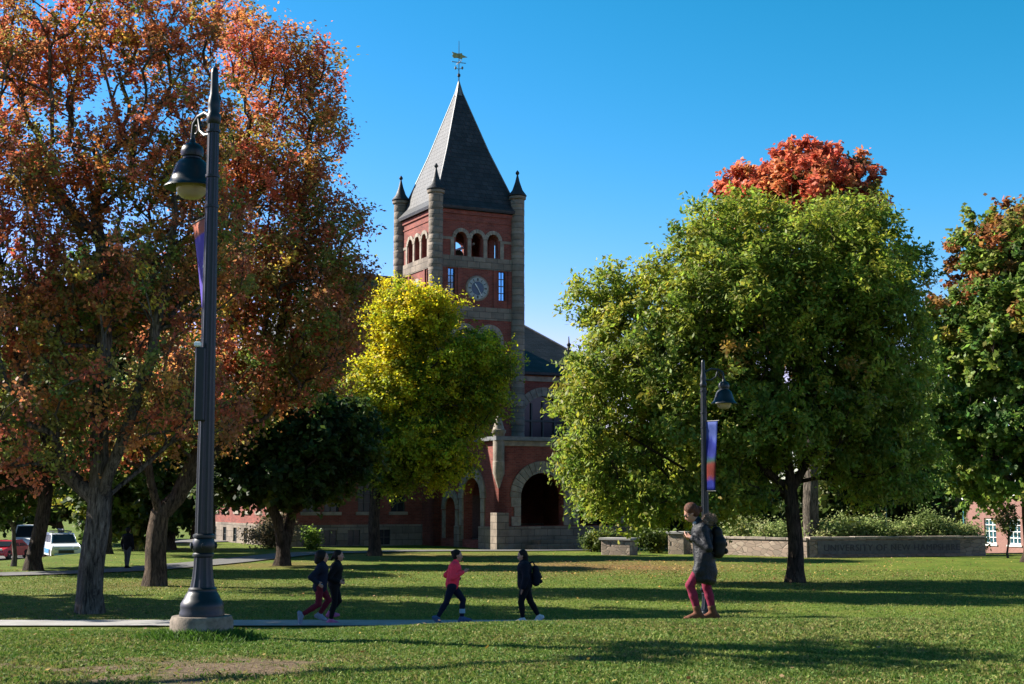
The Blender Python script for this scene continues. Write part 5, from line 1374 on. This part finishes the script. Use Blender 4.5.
# backpack
def backpack(label, loc, fac, p, m_, s=1.0):
    t_ = local_thing('backpack', label, 'backpack', p, 0, loc, fac)
    link_mesh('bag', sdf_mesh('bag', [('c', (0, -.07 * s, .06 * s), (0, .07 * s, .06 * s), .085 * s, .085 * s, .06), ('c', (.01, -.06 * s, .36 * s), (.01, .06 * s, .36 * s), .070 * s, .070 * s, .06), ('c', (-.01, -.05 * s, .2 * s), (-.01, .05 * s, .2 * s), .11 * s, .11 * s, .08)], .011), m_, t_, True)
    k = MB()
    for q in (-1, 1): k.tube([(.03 * s, q * .11, .43 * s), (.07, q * .135, .50 * s), (.16, q * .14, .47 * s), (.235, q * .13, .30 * s), (.20, q * .15, .12 * s), (.07, q * .13, .05 * s)], [.016] * 6, 7)
    k.build('strap', m_, t_, True)
    link_mesh('front_pocket', sdf_mesh('front_pocket', [('c', (-.10 * s, -.05 * s, .08 * s), (-.10 * s, .05 * s, .08 * s), .045 * s, .045 * s, .03), ('c', (-.095 * s, -.05 * s, .18 * s), (-.095 * s, .05 * s, .18 * s), .042 * s, .042 * s, .03)], .01), m_, t_, True)
backpack('black backpack worn by the woman in pink leggings', (wx_, wy_, wz_), math.pi, (-.20, 0, .90), M_bag)
ph = local_thing('phone', 'small dark phone held by the woman in pink leggings', 'phone', (.295, .0, 1.235), 0, (wx_, wy_, wz_), math.pi)
k = MB(); k.box(-.065, .095, -.038, .038, -.006, .005, Matrix.Rotation(-.25, 4, 'Y')); k.build('case', M_black, ph, bevel=.003)
k = MB(); k.box(-.058, .088, -.033, .033, .0052, .0062, Matrix.Rotation(-.25, 4, 'Y')); k.build('screen', M_glass, ph)

YJ = 31.4
# coral jogger running right
poseC = dict(pelvis=(0, 0, .84), chest=(.055, 0, 1.17), neck=(.085, 0, 1.33), head=(.115, 0, 1.46), pitch=.08,
             knee_l=(.24, 0, .50), ankle_l=(.21, 0, .12), knee_r=(-.12, 0, .46), ankle_r=(-.31, 0, .14), toe_l=(1, 0, .12), toe_r=(.72, 0, -.7),
             elbow_l=(-.13, .22, 1.02), wrist_l=(.05, .20, .98), elbow_r=(-.17, -.24, 1.05), wrist_r=(.04, -.20, 1.10),
             hand_r=(.9, .2, .3))
poseC['elbow_r'] = (.03, -.24, 1.0); poseC['wrist_r'] = (.24, -.16, 1.12); poseC['elbow_l'] = (-.14, .22, 1.03); poseC['wrist_l'] = (.06, .22, .98)
cj, _ = person('jogger in a coral pink jacket and dark leggings', pxX(452.5, YJ), YJ, 0, poseC,
               dict(top=M_coral, legs=M_navy, legs_name='leggings', shoes=M_shoe_blue, hair=M_hair_dark, _eye=M_eye, leg_to=.9, hair_extra=[('e', (-.11, 0, .06), (.045, .042, .045), .02)]), z_off=.03)
# stripe on the calf
k = MB(); k.lathe([(.060, -.05), (.064, -.04), (.062, .04), (.056, .05)], 16, Matrix.Translation((.222, .073, .27))); k.build('calf_band', mat('pale_band', (.22, .33, .40), .7), cj, True)
# dark-haired jogger with maroon leggings
poseA = dict(pelvis=(.0, 0, .84), chest=(.03, 0, 1.17), neck=(.045, 0, 1.33), head=(.065, 0, 1.45), pitch=.05,
             knee_l=(.18, 0, .52), ankle_l=(-.02, 0, .22), knee_r=(-.02, 0, .44), ankle_r=(-.37, 0, .22), toe_l=(.9, 0, -.3), toe_r=(.15, 0, -1),
             elbow_l=(-.16, .22, 1.0), wrist_l=(.02, .20, .93), elbow_r=(-.17, -.24, 1.02), wrist_r=(-.02, -.24, .90))
ja, _ = person('jogger with bushy dark hair, navy top and maroon leggings, rear foot kicked up', pxX(321.5, YJ - .2), YJ - .2, 0, poseA,
               dict(top=M_navy, legs=M_maroon, legs_name='leggings', shoes=M_shoe_grey, hair=M_hair_dark, _eye=M_eye, hair_extra=[('e', (-.07, 0, .02), (.125, .125, .13), .02), ('e', (-.10, 0, -.08), (.10, .11, .10), .02)],
                    coat_extra=[('c', (-.01, -.04, .80), (-.01, .04, .80), .145, .145, .04)]), z_off=.02)
k = MB()
for (x, z) in ((.0, .92), (-.05, .95), (.05, .87)): k.lathe([(.002, -.012), (.022, -.008), (.03, 0), (.022, .008), (.002, .012)], 8, Matrix.Translation((x, -.155, z)))
k.build('race_bib', mat('pale_print', (.35, .4, .5), .8), ja, True)
poseB = dict(pelvis=(0, 0, .86), chest=(.045, 0, 1.19), neck=(.065, 0, 1.35), head=(.095, 0, 1.475), pitch=.05,
             knee_l=(.10, 0, .50), ankle_l=(-.10, 0, .24), knee_r=(.02, 0, .48), ankle_r=(-.06, 0, .09), toe_l=(1, 0, .1), toe_r=(1, 0, -.05),
             elbow_l=(-.12, .22, 1.02), wrist_l=(.08, .2, .96), elbow_r=(-.10, -.23, 1.0), wrist_r=(.12, -.20, .93))
person('jogger all in black beside the maroon leggings, one foot down, pink shoes', pxX(335.5, YJ + .35), YJ + .35, 0, poseB,
       dict(top=M_black, legs=M_black, legs_name='leggings', shoes=M_shoe_pink, hair=M_hair_dark, _eye=M_eye, hair_extra=[('c', (-.10, 0, .03), (-.17, 0, -.09), .04, .025, .02)]))
# walker with backpack, going left
poseD = dict(pelvis=(0, 0, .84), chest=(.01, 0, 1.17), neck=(.03, 0, 1.33), head=(.065, 0, 1.45), pitch=.18,
             knee_l=(.09, 0, .46), ankle_l=(.05, 0, .09), knee_r=(-.12, 0, .46), ankle_r=(-.30, 0, .14), toe_l=(1, 0, 0), toe_r=(.8, 0, -.55),
             elbow_l=(-.02, .24, 1.0), wrist_l=(.05, .22, .78), elbow_r=(-.03, -.24, 1.0), wrist_r=(.04, -.22, .80), curl=.35)
dx_ = pxX(525, YJ + .2)
person('dark-haired walker in navy jacket and black trousers with a backpack', dx_, YJ + .2, math.pi, poseD,
       dict(top=M_navy2, legs=M_black, shoes=M_shoe_white, hair=M_hair_dark, _eye=M_eye, thick=.03, leg_to=.86, hair_extra=[('c', (-.06, 0, -.02), (-.07, 0, -.16), .07, .05, .03)]), z_off=.03, girth=1.08)
backpack('dark backpack worn by the walker in navy jacket', (dx_, YJ + .2, g1(dx_, YJ + .2) + .03), math.pi, (-.24, 0, .82), M_navy2, 1.0)
# bystander on the far path
poseE = dict(pelvis=(0, 0, .92), chest=(.0, 0, 1.27), neck=(.01, 0, 1.44), head=(.03, 0, 1.58), pitch=.05, knee_l=(.03, 0, .50), ankle_l=(.02, 0, .09), knee_r=(-.02, 0, .50), ankle_r=(-.06, 0, .09),
             elbow_l=(-.03, .25, 1.06), wrist_l=(.06, .24, .84), elbow_r=(-.03, -.25, 1.06), wrist_r=(.06, -.24, .84), curl=.35)
person('distant figure in black jacket and grey trousers on the far path', pxX(129, 60.5), 60.5, R(70), poseE,
       dict(top=M_black, legs=M_grey, shoes=M_black, hair=M_hair_dark, _eye=M_eye, thick=.03), res=.014, z_off=.03, girth=1.1)

# ------------------------------------------------------------------ parked vehicles
def paint(name, c): return mat(name, c, .25, spec=.6)
M_tyre = mat('tyre', (.02, .02, .02), .8); M_rim = mat('rim', (.4, .4, .42), .3, metal=.8)
M_headlight = mat('headlight_glass', (.6, .62, .62), .1); M_tail = mat('tail_light', (.35, .02, .02), .2)
def vehicle(name, label, X, Y, rz, prof, roofp, wdt, bodym, z_off=0, stripe=None, rack=False, scale=1.0):
    """prof: lower body side outline, roofp: greenhouse outline (x, z)"""
    root = thing(name, label, 'car' if name != 'parked_van' else 'van', (X, Y, g1(X, Y) + .07 + z_off), rz, 'vehicles parked on the far road')
    root.scale = (scale,) * 3
    def ext(mb, pts, w0, w1, zc):
        n = len(pts); v = []
        for s in (-1, 1):
            for (x, z) in pts: v.append((x, s * (w0 if z <= zc else w1), z))
        mb.add(v, [tuple(range(n)), tuple(range(2 * n - 1, n - 1, -1))] + [(i, (i + 1) % n, (i + 1) % n + n, i + n) for i in range(n)])
    k = MB(); ext(k, prof, wdt / 2, wdt / 2 - .06, .7); bd = k.build('body', bodym, root, True, bevel=.05)
    zm = min(p[1] for p in roofp); k = MB(); ext(k, roofp, wdt / 2 - .10, wdt / 2 - .22, zm + .1); k.build('cabin', bodym, root, True, bevel=.05)
    # glass set just proud of the cabin
    k = MB(); x0 = roofp[0][0]; x1 = roofp[1][0]; tz = max(p[1] for p in roofp)
    fx = [p for p in roofp if p[1] > zm + .2]; fxa = min(p[0] for p in fx); fxb = max(p[0] for p in fx)
    for s in (-1, 1):
        mid = (x0 + x1) / 2
        for a0, a1, t0, t1 in ((x0 + .16, mid - .06, fxa + .08, mid - .06), (mid + .06, x1 - .2, mid + .06, fxb - .1)):
            yb, yt = s * (wdt / 2 - .10), s * (wdt / 2 - .208)
            k.add([(a0, yb + s * .004, zm + .06), (a1, yb + s * .004, zm + .06), (t1, yt + s * .004, tz - .1), (t0, yt + s * .004, tz - .1), (a0, yb - s * .02, zm + .06), (a1, yb - s * .02, zm + .06), (t1, yt - s * .02, tz - .1), (t0, yt - s * .02, tz - .1)],
                  [(0, 1, 2, 3), (7, 6, 5, 4), (0, 4, 5, 1), (1, 5, 6, 2), (2, 6, 7, 3), (3, 7, 4, 0)])
    k.build('side_window', M_glass, root)
    k = MB()
    w2, w3 = wdt / 2 - .2, wdt / 2 - .30
    k.add([(x1 - .03, -w2, zm + .08), (x1 - .03, w2, zm + .08), (fxb + .01, w3, tz - .07), (fxb + .01, -w3, tz - .07), (x1 - .01, -w2, zm + .1), (x1 - .01, w2, zm + .1), (fxb + .035, w3, tz - .05), (fxb + .035, -w3, tz - .05)], [(0, 1, 2, 3), (7, 6, 5, 4), (0, 4, 5, 1), (1, 5, 6, 2), (2, 6, 7, 3), (3, 7, 4, 0)])
    k.build('windscreen', M_glass, root)
    xa, xb = prof[0][0], max(p[0] for p in prof); xmin = min(p[0] for p in prof)
    for wx2_ in (xmin + .85, xb - .85):
        for s in (-1, 1):
            T_ = Matrix.Translation((wx2_, s * (wdt / 2 - .10), .34)) @ Matrix.Rotation(R(90), 4, 'X')
            k = MB(); k.lathe([(.22, -.11), (.32, -.115), (.345, -.08), (.345, .08), (.32, .115), (.22, .11)], 24, T_); wh = k.build('wheel', M_tyre, root, True)
            k = MB(); k.lathe([(.05, -.112), (.21, -.10), (.215, .10), (.05, .112)], 16, T_); k.build('rim', M_rim, wh, True)
    for s in (-1, 1):
        k = MB(); k.box(xb - .10, xb + .012, s * (wdt / 2 - .32) - .17, s * (wdt / 2 - .32) + .17, .68, .84); k.build('headlight', M_headlight, root, bevel=.03)
        k = MB(); k.box(xmin - .012, xmin + .08, s * (wdt / 2 - .25) - .12, s * (wdt / 2 - .25) + .12, .72, .95); k.build('tail_light', M_tail, root, bevel=.02)
    k = MB(); k.box(xb - .05, xb + .015, -.48, .48, .42, .62); k.build('grille', M_frame, root)
    if stripe:
        k = MB(); k.box(xb - .02, xb + .02, -wdt / 2 + .2, wdt / 2 - .2, .30, .41); k.box(xb - .02, xb + .022, -wdt / 2 + .22, wdt / 2 - .22, .63, .67)
        for s in (-1, 1): k.box(xmin + 1.35, xb - 1.35, s * (wdt / 2 + .004) - .008, s * (wdt / 2 + .004) + .008, .38, .68)
        k.build('blue_stripe', stripe, root)
    if rack:
        k = MB()
        for s in (-1, 1): k.box(fxa + .2, fxb - .2, s * .55 - .02, s * .55 + .02, tz + .08, tz + .12)
        for q in (fxa + .4, (fxa + fxb) / 2, fxb - .4): k.box(q - .03, q + .03, -.62, .62, tz + .12, tz + .16); k.box(q - .02, q + .02, -.56, -.52, tz - .01, tz + .1); k.box(q - .02, q + .02, .52, .56, tz - .01, tz + .1)
        k.tube([(fxa + .2, 0, tz + .24), (fxb - .1, .05, tz + .24)], .05, 8)
        k.build('roof_rack', M_lead, root)
    return root
suv_l = [(-2.3, .32), (2.25, .32), (2.34, .55), (2.30, .86), (1.25, 1.02), (-2.25, 1.04), (-2.36, .7)]
suv_u = [(-2.2, 1.0), (1.22, 1.0), (.55, 1.62), (-1.95, 1.66)]
car_l = [(-2.1, .28), (2.05, .28), (2.15, .48), (2.08, .72), (1.1, .88), (-1.9, .92), (-2.15, .75), (-2.18, .5)]
car_u = [(-1.8, .88), (1.0, .88), (.3, 1.40), (-.95, 1.42)]
M_wpaint, M_rpaint, M_bpaint = paint('white_car_paint', (.74, .76, .78)), paint('red_car_paint', (.42, .025, .04)), paint('blue_car_paint', (.10, .30, .55))
vehicle('parked_car', 'white utility car with pale blue band and roof rack, beside the leaning trunk', pxX(63, 92), 92, R(-65), suv_l, suv_u, 1.86, M_wpaint, 0, M_bpaint, True, .97)
vehicle('parked_car', 'red car parked beyond the far path', pxX(10, 93), 93, R(-100), car_l, car_u, 1.74, M_rpaint, scale=.82)
vehicle('parked_van', 'white van half hidden behind the leaning trunk', pxX(31, 101), 101, R(-80), [(-2.4, .34), (2.3, .34), (2.42, .6), (2.3, .98), (1.5, 1.15), (-2.4, 1.15)], [(-2.38, 1.12), (1.5, 1.12), (.9, 1.98), (-2.3, 2.0)], 1.9, M_wpaint)
